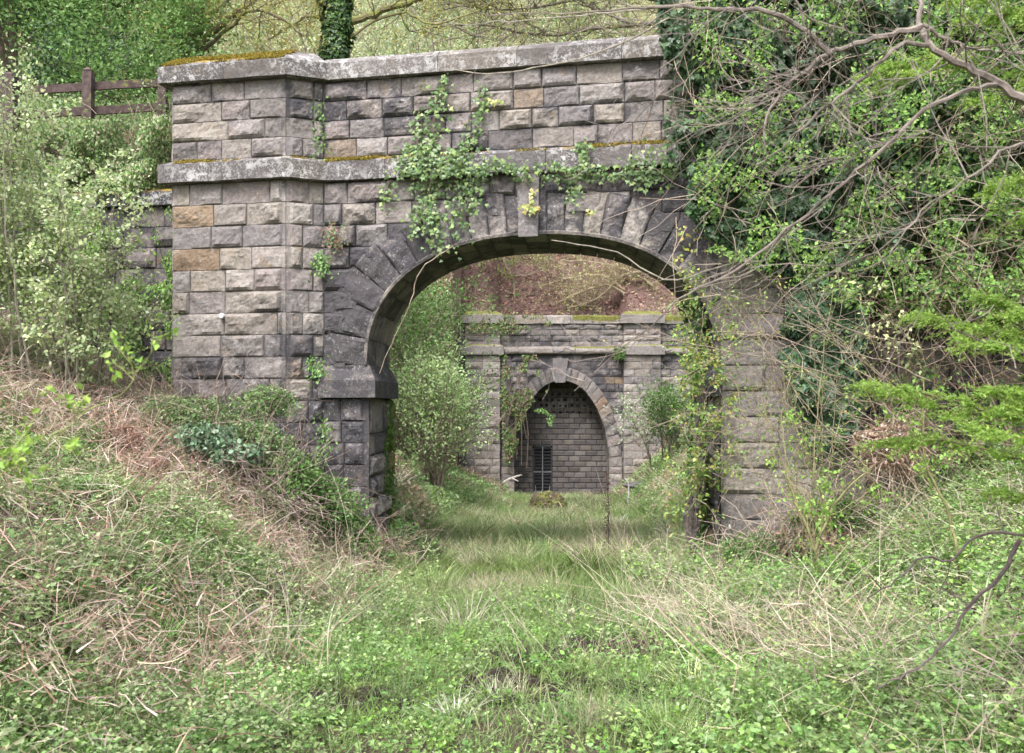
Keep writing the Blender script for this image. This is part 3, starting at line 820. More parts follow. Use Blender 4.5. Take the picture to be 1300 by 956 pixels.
def ppil(x0, x1):
    a = pp(x0, 0)[0]; b = pp(x1, 0)[0]
    mb = MB(); zz = list(np.arange(zs1, zb-.6, -.29))[::-1]
    wallblocks(mb, a, b, zz, fnp(DP-.22), lambda x, z: -.02+(fbm(np.stack([x, z, 0*x+8], -1), .9, 3, 103)-.5)*.7, lambda x, z: .05+0*x, lo=.35, hi=.8, nres=(9, 6), tintr=(.15, .75))
    wallblocks(mb, a, b, list(np.linspace(zs0, zcb, 5)), fnp(DP-.22), .08, .05, lo=.35, hi=.8, nres=(9, 6), tintr=(.15, .75))
    mb.add([[a, DP-.2, zb-1], [b, DP-.2, zb-1], [b, DP-.2, zcb], [a, DP-.2, zcb]], [[0, 1, 2, 3]], (.4, .5, .1))
    for x_ in (a, b): mb.add([[x_, DP-.2, zb-1], [x_, DP+.1, zb-1], [x_, DP+.1, zcb], [x_, DP-.2, zcb]], [[0, 1, 2, 3]], (.4, .3, .1))
    o = mb.build('pilaster', M_far, portal)
    for nm, z0, z1, ms in (('cap', zcb, zt-.02, .95), ('string', zs1-.02, zs0+.02, .8)):
        m2 = MB(); e = .14
        xs = [a-e, b+e]; yf = DP-.36
        V = [[a-e, DP+.3, z0], [b+e, DP+.3, z0], [b+e, yf, z0], [a-e, yf, z0], [a-e, DP+.3, z1], [b+e, DP+.3, z1], [b+e, yf, z1], [a-e, yf, z1], [a-e+.25, DP+.2, z1+.16], [b+e-.25, DP+.2, z1+.16], [b+e-.25, yf+.22, z1+.16], [a-e+.25, yf+.22, z1+.16]]
        cc = np.array([[.45, .12, 0]]*8+[[.45, .1, ms]]*4); cc[4:8, 2] = ms*.5
        m2.add(V, [[0, 1, 2, 3], [3, 2, 6, 7], [2, 1, 5, 6], [1, 0, 4, 5], [0, 3, 7, 4], [7, 6, 10, 11], [6, 5, 9, 10], [4, 7, 11, 8], [8, 11, 10, 9]], cc)
        c_ = m2.build('pilaster_cap' if nm == 'cap' else 'pilaster_band', M_far, o); c_.location = (0, 0, 0)
ppil(591, 635); ppil(791, 838)
# ring
def pr_pt(s, off):
    # s: 0..1 from left foot over the crown to right foot
    s = np.asarray(s, float); leg = .14
    t = (s-leg)/(1-2*leg)*pi
    x = np.where(s < leg, -(PA+off)+0*s, np.where(s > 1-leg, PA+off+0*s, -np.cos(np.clip(t, 0, pi))*(PA+off)))
    zf = zc-1.45
    z = np.where(s < leg, zf+(zc-zf)*s/leg, np.where(s > 1-leg, zf+(zc-zf)*(1-s)/leg, zc+np.sin(np.clip(t, 0, pi))*(PB+off)))
    return ux0+x, z
mb = MB(); nv = 37
for k in range(nv):
    if k == nv//2: continue
    mp = lambda s, t, k=k: pr_pt((k+s)/nv, t*.52)
    tn = rng.uniform(0, .9) if not 22 < k < 28 else rng.uniform(.9, 1)
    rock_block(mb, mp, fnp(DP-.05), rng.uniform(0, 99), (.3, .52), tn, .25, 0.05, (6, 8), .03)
mb.build('arch_ring', M_far, portal)
mb = MB()
kx = pp(711, 0)[0]; kz0, kz1 = pp(0, 486)[1], pp(0, 455)[1]
rock_block(mb, lambda s, t: (kx+(s-.5)*(.42+.22*t), kz0+(kz1-kz0)*t), fnp(DP-.10), 4., (.5, .9), .4, .22, 0, (6, 8), .01)
mb.build('keystone', M_far, portal)
# reveal of the tunnel mouth
mb = MB(); ss = np.linspace(0, 1, 80); a_, b_ = pr_pt(ss, 0)
V = np.stack([np.stack([a_, np.full_like(a_, DP-.05), b_], -1), np.stack([a_, np.full_like(a_, DP+1.1), b_], -1)])
j = np.arange(79); mb.add(V.reshape(-1, 3), np.stack([j, j+1, 80+j+1, 80+j], -1), (.2, .45, .1)); mb.build('tunnel_lining', M_far, portal)
# blockwork infill with vent holes; door opening
yi = DP+.95
dx0, dz1 = pp(677, 567); dx1, dz0 = pp(702.5, 633)
mb = MB(); ch = .215
holes = []
for r_i, (py, xs_) in enumerate([(500, range(693, 740, 9)), (507.5, range(684, 745, 8)), (515, range(680, 750, 8)), (523, range(686, 752, 8))]):
    for x_ in xs_:
        if rng.random() > .12: holes.append(pp(x_+(r_i % 2)*3+rng.normal()*.5, py+rng.normal()*.3))
for hx in np.arange(pp(666, 0)[0], pp(770, 0)[0], .26): holes.append((hx, pp(0, 629.5)[1]))
st = .036
us = np.arange(ux0-PA-.05, ux0+PA+.05, st); z_s = np.arange(zb-.2, zc+PB+.1, st)
U_, Z_ = np.meshgrid(us, z_s); C = len(us)
i = np.arange(len(z_s)-1)[:, None]*C; j = np.arange(C-1)[None, :]; Fq = np.stack([i+j, i+j+1, i+C+j+1, i+C+j], -1).reshape(-1, 4)
uu, zz_ = U_.ravel(), Z_.ravel(); fx, fz = uu[Fq].mean(1), zz_[Fq].mean(1)
k = ~((fx > dx0) & (fx < dx1) & (fz > dz0-.02) & (fz < dz1))
for hx, hz in holes: k &= ~((np.abs(fx-hx) < .055) & (np.abs(fz-hz) < .05))
row = np.floor(zz_/ch); colm = np.floor(uu/.45+row*.5)
jn = (np.mod(zz_, ch) < .034) | (np.mod(uu/.45+row*.5, 1) < .085)
tn = _hash(colm.astype(int), row.astype(int), row.astype(int)*0, 5)*.9
mb.add(np.stack([uu, yi+np.where(jn, .025, 0), zz_], -1), Fq[k], np.stack([tn, np.where(jn, .7, .12+tn*.35 + .25*fbm(np.stack([uu, zz_, 0*uu], -1), .8, 2, 5)-.1), 0*tn], -1))
mb.build('infill_wall', M_brick, portal)
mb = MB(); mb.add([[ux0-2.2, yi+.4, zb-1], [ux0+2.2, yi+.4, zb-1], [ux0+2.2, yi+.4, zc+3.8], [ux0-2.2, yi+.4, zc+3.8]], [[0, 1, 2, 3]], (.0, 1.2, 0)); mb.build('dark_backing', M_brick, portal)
M_iron = plain('dark_iron', (.035, .035, .04), .6, .4); M_pale = plain('pale_paint', (.14, .145, .15), .6)
def boxv(mb, c, h, col=(.5, .5, .5)):
    c = np.array(c); h = np.array(h)
    s = np.array([[-1, -1, -1], [1, -1, -1], [1, 1, -1], [-1, 1, -1], [-1, -1, 1], [1, -1, 1], [1, 1, 1], [-1, 1, 1]])
    mb.add(c+s*h, [[0, 3, 2, 1], [4, 5, 6, 7], [0, 1, 5, 4], [1, 2, 6, 5], [2, 3, 7, 6], [3, 0, 4, 7]], col)
dr = bpy.data.objects.new('door', None); COL.objects.link(dr); dr.parent = portal
mb = MB(); xm = (dx0+dx1)/2; wm = (dx1-dx0)/2; zm = (dz0+dz1)/2; hm = (dz1-dz0)/2
for x_ in (dx0+.03, dx1-.03): boxv(mb, (x_, yi+.02, zm), (.035, .04, hm))
for z_ in (dz0+.03, dz1-.03): boxv(mb, (xm, yi+.02, z_), (wm, .04, .035))
o = mb.build('door_frame', M_iron, portal); o.parent = dr
mb = MB()
for z_ in np.arange(dz0+.1, dz1-.05, .13): boxv(mb, (xm, yi+.03, z_), (wm-.04, .02, .022))
o = mb.build('louvre', M_iron, portal); o.parent = dr
mb = MB(); boxv(mb, (xm, yi-.01, zm), (.018, .012, hm-.03)); boxv(mb, (xm, yi-.01, pp(0, 601)[1]), (wm-.03, .012, .02)); boxv(mb, (xm, yi-.01, pp(0, 627)[1]), (wm-.03, .012, .03))
for q in (-.28, .28): boxv(mb, (xm+q, yi-.01, pp(0, 625)[1]), (.012, .012, .2))
o = mb.build('door_bars', M_pale, portal); o.parent = dr

# ================================================================== vegetation
G_LIGHT = [(.13, .25, .065), (.19, .33, .10), (.10, .20, .05), (.25, .38, .15)]
G_PALE = [(.27, .36, .16), (.34, .42, .21), (.20, .30, .11), (.40, .46, .26)]
G_MID = [(.07, .14, .03), (.10, .19, .04), (.14, .24, .06), (.05, .10, .03)]
G_DARK = [(.03, .065, .022), (.045, .095, .035), (.065, .125, .05), (.025, .05, .02)]
G_BRIGHT = [(.18, .33, .055), (.26, .42, .09), (.13, .25, .04), (.32, .46, .14)]
G_GRASS = [(.12, .20, .05), (.20, .29, .09), (.26, .33, .13), (.15, .24, .05)]
DRY = [(.42, .33, .24), (.52, .44, .34), (.34, .26, .19), (.60, .54, .44)]
PINK = [(.52, .42, .35), (.44, .34, .29), (.62, .53, .45), (.36, .27, .23)]
BRACK = [(.24, .14, .10), (.32, .20, .15), (.38, .26, .20), (.20, .11, .08)]
YEL = [(.34, .33, .08), (.42, .38, .10), (.28, .30, .09), (.46, .42, .18)]
TWIG = (.17, .13, .10)
UP = np.array([0, 0, 1.0])

def upn(N, k=.8, r=rng):
    return nrm(UP*k + r.normal(size=(N, 3))*.6)

# ---- ground cover: low leafy herbs on the near banks and floor
def herbs(name, N, xr, yr, mask, cols, size, hgt, tpl='rhomb', mat=None, r=rng, hs=.6, wts=None, margin=110):
    """N leaves grouped as small plants: tiers of leaves round a leaning stem"""
    per = 9
    x, y, z = scatter(N//per, xr, yr, r, mask, margin)
    m = len(x); patch = fbm(np.stack([x, y, 0*x], -1), 1.3, 3, 77)
    ph = hgt*(.15+1.7*patch)*r.random(m)**hs*1.25; ps = size*r.uniform(.45, 1.75, m)*(.6+.9*n2(x, y, 1.9, 2, 61))
    lean = r.normal(size=(m, 2))*.35
    pc = pal(m, cols, .2, wts, r)*(.65+.7*fbm(np.stack([x, y, 0*x], -1), 1.1, 3, 5))[:, None]
    I = np.repeat(np.arange(m), per); n = len(I)
    t = r.random(n)**.7; a = r.uniform(0, 2*pi, n); hh = ph[I]*t
    px_ = x[I]+lean[I, 0]*hh + np.cos(a)*ps[I]*.25; py_ = y[I]+lean[I, 1]*hh + np.sin(a)*ps[I]*.25
    rad_ = r.random(n)*.05*(1-t*.6); px_ = px_+np.cos(a)*rad_; py_ = py_+np.sin(a)*rad_
    d = nrm(np.stack([np.cos(a), np.sin(a), r.normal(size=n)*.35+(t-.45)*.8], -1))
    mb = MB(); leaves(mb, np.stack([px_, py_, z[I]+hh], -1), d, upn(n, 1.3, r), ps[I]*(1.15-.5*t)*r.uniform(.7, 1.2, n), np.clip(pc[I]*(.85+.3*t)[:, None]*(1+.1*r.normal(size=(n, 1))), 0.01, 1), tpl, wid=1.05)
    b = np.stack([x, y, z-.02], -1); strips(mb, b, b+np.stack([lean[:, 0]*ph, lean[:, 1]*ph, ph], -1), .004, pc*.8, .05, 2, r=r)
    return mb

def frontm(x, y):
    u, n = to_un(x, y); return n > -.15
def bankL(x, y):   # brown, dry part of the left bank
    return sst(-1.2, -3.0, x)*(y < 15)
R1 = np.random.default_rng(101)

def m_right(x, y):
    d = x-xaxis(y)
    return frontm(x, y)*sst(.9, 2.0, d + (n2(x, y, .8, 2, 11)-.5)*1.4)*(.4+.6*sst(.36, .52, n2(x, y, 1.2, 3, 12)))
def m_floor_near(x, y):
    d = x-xaxis(y)
    e = n2(x, y, 1.6, 3, 21)
    return sst(0, 1.0, 11.3+(n2(x, y, .9, 3, 77)-.5)*5-y)*np.clip(1-mudf(x, y)*.93, .04, 1)*(.45+.55*sst(.38, .55, n2(x, y, 1.4, 2, 8)))*(np.abs(d) < 3.4)
def m_left(x, y):
    d = x-xaxis(y)
    dens = .22+.78*sst(.42, .58, n2(x, y, 1.1, 3, 14))
    return frontm(x, y)*sst(-1.0, -2.2, d)*dens

mb = herbs('h', 400000, (-.5, 9), (4.8, 14), m_right, G_BRIGHT+G_LIGHT+G_LIGHT+G_PALE, .042, .32, r=R1)
tag(mb.build('nettles', M_leaf), 'bright green nettles and herbs covering the bank to the right', 'ground cover', kind='stuff')
mb = herbs('h', 200000, (-3.5, 4.5), (4.5, 13.5), m_floor_near, G_BRIGHT+G_LIGHT+G_LIGHT+G_PALE, .036, .13, r=R1)
xg, yg, zg = scatter(52000, (-4, 5), (5, 12.5), R1, lambda x, y: (np.abs(x-xaxis(y)) < 3.6)*np.clip(1-mudf(x, y)*.8, 0, 1)*sst(.40, .56, n2(x, y, 1.5, 3, 29)))
bg_ = np.stack([xg, yg, zg-.01], -1); ng = len(xg)
strips(mb, bg_, bg_+nrm(R1.normal(size=(ng, 3))*[.5, .5, .2]+UP)*(.10+.22*R1.random((ng, 1))), .006, pal(ng, G_GRASS+G_LIGHT+G_PALE, .15, None, R1), .2, 3, r=R1, sag=.3)
tag(mb.build('low_herbs', M_leaf), 'low bright green herbs on the floor of the cutting in the foreground', 'ground cover', kind='stuff')
mb = herbs('h', 480000, (-9, -.6), (4.5, 15), m_left, G_LIGHT+G_PALE+G_PALE+G_MID, .038, .30, r=R1)
tag(mb.build('bank_undergrowth', M_leaf), 'mixed green bramble and herb leaves on the left bank', 'undergrowth', kind='stuff')

# ---- dry stalks and dead bracken
R2 = np.random.default_rng(102)
def litter_strips(N, xr, yr, mask, cols, L, wdt, tilt, hgt, r, bend=.12, nseg=3, down=0.0, sag=0.0):
    x, y, z = scatter(N, xr, yr, r, mask)
    n = len(x)
    a = r.uniform(0, 2*pi, n)
    d = np.stack([np.cos(a), np.sin(a), r.normal(size=n)*tilt+tilt*.6], -1)
    d[:, 0] += down; d = nrm(d)
    LL = L*r.uniform(.35, 1.4, n)
    b = np.stack([x, y, z + hgt*r.random(n)], -1)
    tp = b+d*LL[:, None]
    zt = H(tp[:, 0], tp[:, 1], False)+.02
    tp[:, 2] = np.maximum(tp[:, 2], np.where(zt-tp[:, 2] < .6, zt, tp[:, 2]))
    mb = MB(); strips(mb, b, tp, wdt*np.clip(np.exp(r.normal(size=n)*.5), .35, 2.2), pal(n, cols, .18, None, r), bend, nseg, r=r, sag=sag)
    return mb
def m_dryL(x, y):
    d = x-xaxis(y)
    return frontm(x, y)*sst(-1.3, -2.4, d)*(.22+.78*sst(.46, .56, n2(x, y, 1.9, 3, 55)))
mb = litter_strips(44000, (-9, -.8), (4.8, 15), m_dryL, PINK+DRY+BRACK, .36, .0055, .55, .36, R2, .5, 5, .2)
tag(mb.build('dry_grass', M_dry), 'tangled straw-coloured dead stalks lying over the left bank', 'dead grass', kind='stuff')
def m_brk(x, y):
    d = x-xaxis(y)
    return frontm(x, y)*sst(-1.6, -2.6, d)*sst(.50, .57, n2(x, y, .8, 3, 66))
mb = litter_strips(52000, (-9, -.8), (5.5, 15), m_brk, BRACK+PINK, .14, .008, .5, .36, R2, .25, 2, .1)
tag(mb.build('dead_bracken', M_dry), 'patches of collapsed reddish-brown bracken on the left bank', 'dead bracken', kind='stuff')
def m_dryR(x, y):
    d = x-xaxis(y)
    return frontm(x, y)*sst(1.0, 2.0, d)*(.15+.85*sst(.5, .62, n2(x, y, .7, 3, 68)))
mb = litter_strips(30000, (.5, 9), (5.2, 13.5), m_dryR, DRY+[(.5, .42, .34)], .55, .0045, .6, .28, R2, .25, 4, -.3)
tag(mb.build('dry_stems', M_dry), 'thin pale dead stems scattered through the nettles on the right bank', 'dead grass', kind='stuff')

# ---- grass of the cutting floor, near and beyond the arch
R3 = np.random.default_rng(103)
def grassfield(N, xr, yr, mask, L, wd, cols, r, lean=.45, clump=True):
    x, y, z = scatter(N, xr, yr, r, mask)
    n = len(x); p1 = n2(x, y, .7, 3, 41); p2 = n2(x, y, 1.9, 2, 43)
    LL = L*(.35+1.3*p1)*r.uniform(.5, 1.25, n)
    d = nrm(np.stack([r.normal(size=n)*lean+(p2-.5)*1.2, r.normal(size=n)*lean, np.ones(n)], -1))
    b = np.stack([x, y, z-.02], -1)
    c = pal(n, cols, .12, None, r)
    dry = sst(.52, .66, n2(x, y, .9, 3, 47))[:, None]*.75
    c = c*(1-dry)+pal(n, DRY, .12, None, r)*dry
    mb = MB(); strips(mb, b, b+d*LL[:, None], wd*r.uniform(.7, 1.3, n), c, .12, 2, r=r, sag=.25)
    return mb
def m_gf(x, y):
    d = x-xaxis(y); return (np.abs(d) < 2.4+(y > 16)*1.2)*(np.where(y < 11, .35, 1))
def tussocks(M, xr, yr, mask, L, wd, cols, r, per=70):
    x, y, z = scatter(M, xr, yr, r, mask); m = len(x); I = np.repeat(np.arange(m), per); n = len(I)
    ls = L*r.uniform(.5, 1.4, m); a = r.uniform(0, 2*pi, n); q = r.random(n)**.6
    b = np.stack([x[I]+np.cos(a)*q*ls[I]*.35, y[I]+np.sin(a)*q*ls[I]*.35, z[I]-.02], -1)
    d = nrm(np.stack([np.cos(a)*q*.9, np.sin(a)*q*.9, np.ones(n)], -1)+r.normal(size=(n, 3))*.18)
    tc = pal(m, cols, .35, None, r)
    mb = MB(); strips(mb, b, b+d*(ls[I]*r.uniform(.5, 1.15, n))[:, None], wd*r.uniform(.6, 1.3, n), np.clip(tc[I]*(1+.2*r.normal(size=(n, 1))), .01, 1), .12, 3, r=r, sag=.35)
    return mb
mb = tussocks(420, (-3.2, 4.5), (6.5, 11.6), lambda x, y: (np.abs(x-xaxis(y)) < 3.2)*sst(.45, .55, n2(x, y, 1.1, 2, 94)), .30, .006, G_GRASS+G_LIGHT+DRY, R3, 60)
tag(mb.build('tussock_grass', M_leaf), 'small grass tufts among the herbs in the foreground', 'grass', kind='stuff')
mb = grassfield(60000, (-3, 4.5), (6.0, 17), m_gf, .26, .008, G_GRASS, R3)
tag(mb.build('grass', M_leaf), 'rough green grass on the floor of the cutting under the arch', 'grass', kind='stuff')
mb = grassfield(110000, (-3, 7), (16, 40.2), m_gf, .34, .016, G_GRASS+G_PALE, R3)
tag(mb.build('far_grass', M_leaf), 'long tussocky grass between the bridge and the tunnel mouth', 'grass', kind='stuff')
GT = G_GRASS+G_GRASS+G_MID+[(.36, .33, .2), (.45, .38, .26)]+G_PALE
mb = tussocks(2000, (-3, 6), (9.8, 26), lambda x, y: (np.abs(x-xaxis(y)) < 2.5+(y > 16)*.8)*(.3+.7*sst(.42, .55, n2(x, y, .9, 2, 93))), .50, .009, GT+DRY, R3)
tag(mb.build('tussock_grass', M_leaf), 'uneven tussocks of long green and straw grass under and just beyond the arch', 'grass', kind='stuff')
mb = tussocks(1500, (-4, 8), (25, 40), lambda x, y: (np.abs(x-xaxis(y)) < 3.4)*1.0, .5, .018, GT+DRY, R3, 50)
tag(mb.build('tussock_grass', M_leaf), 'rough tussocks of long grass in front of the tunnel mouth', 'grass', kind='stuff')
# banks beyond the bridge
def m_bl(x, y):
    u, n = to_un(x, y); d = x-xaxis(y); return (n < -THK-.3)*(d < -2.2)*(y < 41)*1.0
def m_br(x, y):
    u, n = to_un(x, y); d = x-xaxis(y); return (n < -THK-.3)*(d > 2.0)*(y < 41)*1.0
x, y, z = scatter(150000, (-12, 0), (16, 41), R3, m_bl, 30); n = len(x)
k = n2(x, y, .8, 3, 15)
c = pal(n, G_LIGHT+G_PALE, .15, None, R3); rr_ = sst(.5, .6, k)[:, None]*((x-xaxis(y)) > -6)[:, None]*.9; c = c*(1-rr_)+pal(n, BRACK+DRY, .15, None, R3)*rr_
mb = MB(); leaves(mb, np.stack([x, y, z+.5*R3.random(n)], -1), rdir(n, R3), upn(n, .6, R3), .10*R3.uniform(.5, 1.2, n), c)
tag(mb.build('far_bank_undergrowth', M_leaf), 'pale green and russet undergrowth on the left slope beyond the arch', 'undergrowth', kind='stuff')
x, y, z = scatter(120000, (1.5, 14), (16, 41), R3, m_br, 30); n = len(x)
k = n2(x, y, .8, 3, 16); c = pal(n, G_LIGHT+G_PALE, .15, None, R3); rr_ = sst(.52, .6, k)[:, None]*.9; c = c*(1-rr_)+pal(n, DRY+BRACK, .15, None, R3)*rr_
mb = MB(); leaves(mb, np.stack([x, y, z+.45*R3.random(n)], -1), rdir(n, R3), upn(n, .6, R3), .09*R3.uniform(.5, 1.2, n), c)
tag(mb.build('far_bank_undergrowth', M_leaf), 'grass and leaves on the right slope beyond the arch', 'undergrowth', kind='stuff')

# hillside above the tunnel: leaf litter, fallen twigs
R4 = np.random.default_rng(104)
def m_hill(x, y): return np.where((y > 41)&(x-1.94 > -4.2) | (y > 37.5)&(x-1.94 <= -4.2), 1.0, 0)*1.0
x, y, z = scatter(110000, (-26, 28), (37, 62), R4, m_hill, 30); n = len(x)
c = pal(n, BRACK+[(.34, .22, .18)], .22, None, R4)*1.15
gk = np.maximum(sst(.53, .62, n2(x, y, .35, 3, 91)), sst(47, 52, y)*.8)[:, None]; c = c*(1-gk)+pal(n, G_PALE+G_LIGHT+YEL, .2, None, R4)*gk
mb = MB(); leaves(mb, np.stack([x, y, z+.05+.12*R4.random(n)+gk[:, 0]*R4.random(n)*.5], -1), rdir(n, R4)*[1, 1, .5], upn(n, 1.0, R4), .13*R4.uniform(.6, 1.4, n), c)
tag(mb.build('leaf_litter', M_dry), 'russet leaf litter on the wooded slope above the tunnel', 'leaf litter', kind='stuff')

# ---- trees ---------------------------------------------------------
def blob_leaves(r, tips, per, rad, size, cols, mb, tpl='rhomb', droop=-.2, jit=.15, wts=None):
    p = np.array([t[0] for t in tips]); d = np.array([t[1] for t in tips])
    p = np.repeat(p, per, 0); d = np.repeat(d, per, 0); n = len(p)
    q = p + r.normal(size=(n, 3))*rad
    clump = (.7+.6*fbm(q, .8, 2, 3))[:, None]
    leaves(mb, q, nrm(d+r.normal(size=(n, 3))*.9+np.array([0, 0, droop])), upn(n, .9, r), size*r.uniform(.5, 1.3, n), np.clip(pal(n, cols, jit, wts, r)*clump, 0, 1), tpl)

def tree(name, label, pos, h, rad, seed, cols, lsize, per, lrad, bark=TWIG, lean=(0, 0), mx=3, nch=5, group=None, cat='tree', wts=None, mat=None, spread=.8, up=.12, bmat=None, shrink=.62, first=1):
    r = np.random.default_rng(seed)
    t = thing(name, label, cat, pos, group)
    out, tips = [], []
    base = np.array(pos, float) - np.array([0, 0, .3])
    for k in range(first):
        d0 = nrm(np.array([lean[0], lean[1], 1.0]) + (r.normal(size=3)*.25 if first > 1 else 0))
        grow(r, base + (r.normal(size=3)*[.12, .12, 0] if first > 1 else 0), d0, h*.62, rad, 0, mx, out, tips, nch, spread, up, .12, shrink)
    mb = MB(); put_branches(mb, out, bark, minr=.004*h/6)
    mb.build('trunk', bmat or M_bark, t, loc=pos)
    mc = MB(); blob_leaves(r, tips, per, lrad, lsize, cols, mc, wts=wts)
    mc.build('crown', mat or M_leaf, t, loc=pos)
    return t

def copy_thing(src, pos, rz, s=1.0, label=None, name=None):
    c = src.copy(); COL.objects.link(c); c.location = tuple(float(q) for q in pos); c.rotation_euler = (0, 0, rz); c.scale = (s, s, s)
    if label: c['label'] = label
    for ch in list(src.children):
        k = ch.copy(); COL.objects.link(k); k.parent = c
    return c

# woodland on the hill behind everything: bare twiggy trees in yellow bud
protos = []
wl = 'slender woodland tree in thin yellow-green bud on the slope beyond the bridge'
wg = 'budding trees on the wooded slope'
for k in range(3):
    x0, y0 = [(-3, 46), (6, 47), (1.5, 52)][k]
    protos.append(tree('woodland_tree', wl, (x0, y0, float(H(x0, y0))), 10, .14, 300+k, [(.42, .50, .28), (.32, .44, .19), (.52, .54, .40), (.42, .45, .22), (.24, .36, .14)], .12, 11, .42, (.30, .26, .2), mx=3, nch=6, group=wg, spread=.9, up=.08, shrink=.66))
R5 = np.random.default_rng(105)
spots = [(-9, 42), (-14, 45), (-6, 50), (9, 44), (13, 48), (4, 56), (-11, 54), (10, 55), (-2, 60), (17, 53), (-17, 52), (7, 62), (-8, 62), (15, 62), (1, 66), (20, 46), (-20, 60), (-14, 66), (-4.5, 40.5), (12, 42.5), (23, 56), (-24, 50)]
for k, (x_, y_) in enumerate(spots):
    copy_thing(protos[k % 3], (x_, y_, float(H(x_, y_))-.2), R5.uniform(0, 6), R5.uniform(.85, 1.25))

# hawthorn thicket upper left, behind the fence
def hat(x, y): return (x, y, float(H(x, y)))
tree('hawthorn_tree', 'dense fresh green hawthorn behind the fence at the top left corner', hat(-9.6, 20.5), 7.5, .16, 401, G_LIGHT+G_MID+G_LIGHT, .085, 60, .30, mx=3, nch=6, up=.05, spread=.95)
tree('hawthorn_tree', 'dense green hawthorn behind the middle fence post', hat(-7.4, 21.5), 7.0, .15, 402, G_LIGHT+G_MID, .085, 60, .30, mx=3, nch=6, up=.05, spread=.95)
tree('hawthorn_tree', 'tall green hawthorn standing behind the other two hawthorns', hat(-10.4, 25.5), 9, .18, 403, G_MID+G_LIGHT, .10, 55, .36, mx=3, nch=6, up=.06, spread=.95)
tree('holly_bush', 'dark glossy holly behind the fence between the hawthorns', hat(-7.9, 18.6), 3.6, .08, 404, G_DARK+[(.14, .2, .13)], .075, 34, .18, mx=2, nch=7, mat=M_ivy, cat='bush')
tree('elder_bush', 'leafy green bush rising over the left end of the bridge coping', hat(-4.6, 19.5), 3.4, .07, 405, G_LIGHT+G_MID, .08, 34, .2, mx=2, nch=7, cat='bush')

# leaning trunks and mossy limbs behind the coping
def limbtree(name, label, D, paths, col, rad, twigs=14, seed=1, cols=YEL, lsize=.06, mat=None, per=2, tl=1.0):
    r = np.random.default_rng(seed)
    p0 = P(*paths[0][0][:2], D); gz = float(H(p0[0], D)); org = (p0[0], D, gz)
    t = thing(name, label, 'tree', org)
    mb = MB(); tips = []
    for pi_, (path, r0, r1) in enumerate([(p, a, b) for p, a, b in [(q[0] if isinstance(q[0], list) else q, *rad[i]) for i, q in enumerate(paths)]]):
        pts = np.array([P(a[0], a[1], D+(a[2] if len(a) > 2 else 0)) for a in path])
        if pi_ == 0: pts = np.concatenate([[np.array([pts[0][0], pts[0][1], gz-.2])], pts])
        sp_ = smooth_path(pts, 18, .015, r)
        tube(mb, sp_, np.linspace(r0, r1, 18), np.array(col)*r.uniform(.9, 1.1), 8)
        for k in range(twigs):
            q = sp_[r.integers(4, 18)]; out = []
            grow(r, q, nrm(r.normal(size=3)+[0, -.3, .5]), tl*r.uniform(.5, 1.3), .014, 1, 3, out, tips, 4, .8, .05, .2, .6)
            put_branches(mb, out, np.array(col)*.9, minr=.004)
    mb.build('trunk', mat or M_mossbark, t, loc=org)
    if tips:
        mc = MB(); blob_leaves(r, tips, per, .06, lsize, cols, mc); mc.build('crown', M_leaf, t, loc=org)
    return t
limbtree('leaning_tree', 'mossy brown tree leaning behind the left end of the coping, forking into arching limbs', 20.5,
    [[(232, 95), (240, 72), (250, 40), (262, -5), (270, -60)], [(240, 72), (262, 48), (292, 22), (330, -6, 1), (370, -40, 1)], [(242, 78), (268, 55), (300, 25), (322, 12), (352, 22), (386, 45)], [(205, 78), (225, 60), (245, 42), (275, 12), (300, -10)]],
    (.17, .13, .09), [(.16, .09), (.07, .04), (.045, .02), (.06, .03)], 8, 501)
tree('hawthorn_tree', 'spreading hawthorn in young leaf just right of the ivy-clad tree', hat(-5.2, 24.5), 5.5, .12, 408, YEL+G_LIGHT+G_PALE, .075, 9, .25, mx=3, nch=6, up=.05, spread=.95)
lt = limbtree('ivy_clad_tree', 'upright tree wrapped in dark ivy behind the coping, with a mossy branch to the right', 21.5,
    [[(425, 90), (424, 55), (427, 10), (424, -60)], [(428, 42), (452, 26), (490, 12), (520, 2), (570, -12)], [(418, 30), (395, 20), (370, 32), (340, 50)], [(430, 60), (470, 30), (500, 18), (560, 30, -1), (625, 5, -1)]],
    (.2, .18, .09), [(.16, .14), (.085, .05), (.04, .02), (.035, .012)], 9, 502)
r = np.random.default_rng(55); n = 9000
zz_ = r.uniform(-70, 80, n); a_ = r.uniform(0, 2*pi, n); rr_ = .22+.14*fbm(np.stack([zz_*.05, a_, 0*a_], -1), 1.2, 2, 2)
cen = np.stack([(425+2*np.sin(zz_*.05)-650)/F*21.5, np.full(n, 21.5), CZ+(HOR-zz_)/F*21.5], -1)
od = np.stack([np.cos(a_), np.sin(a_), 0*a_], -1)
mb = MB(); leaves(mb, cen+od*rr_[:, None]*r.uniform(.7, 1.15, (n, 1)), nrm(od*.5+[0, 0, -.9]+r.normal(size=(n, 3))*.4), nrm(od+UP*.4+r.normal(size=(n, 3))*.3), .075*r.uniform(.6, 1.3, n), pal(n, G_DARK+G_MID, .15, None, r), 'ivy')
tag(mb.build('ivy', M_ivy), 'dark ivy wrapped round the upright tree trunk above the coping', 'ivy')

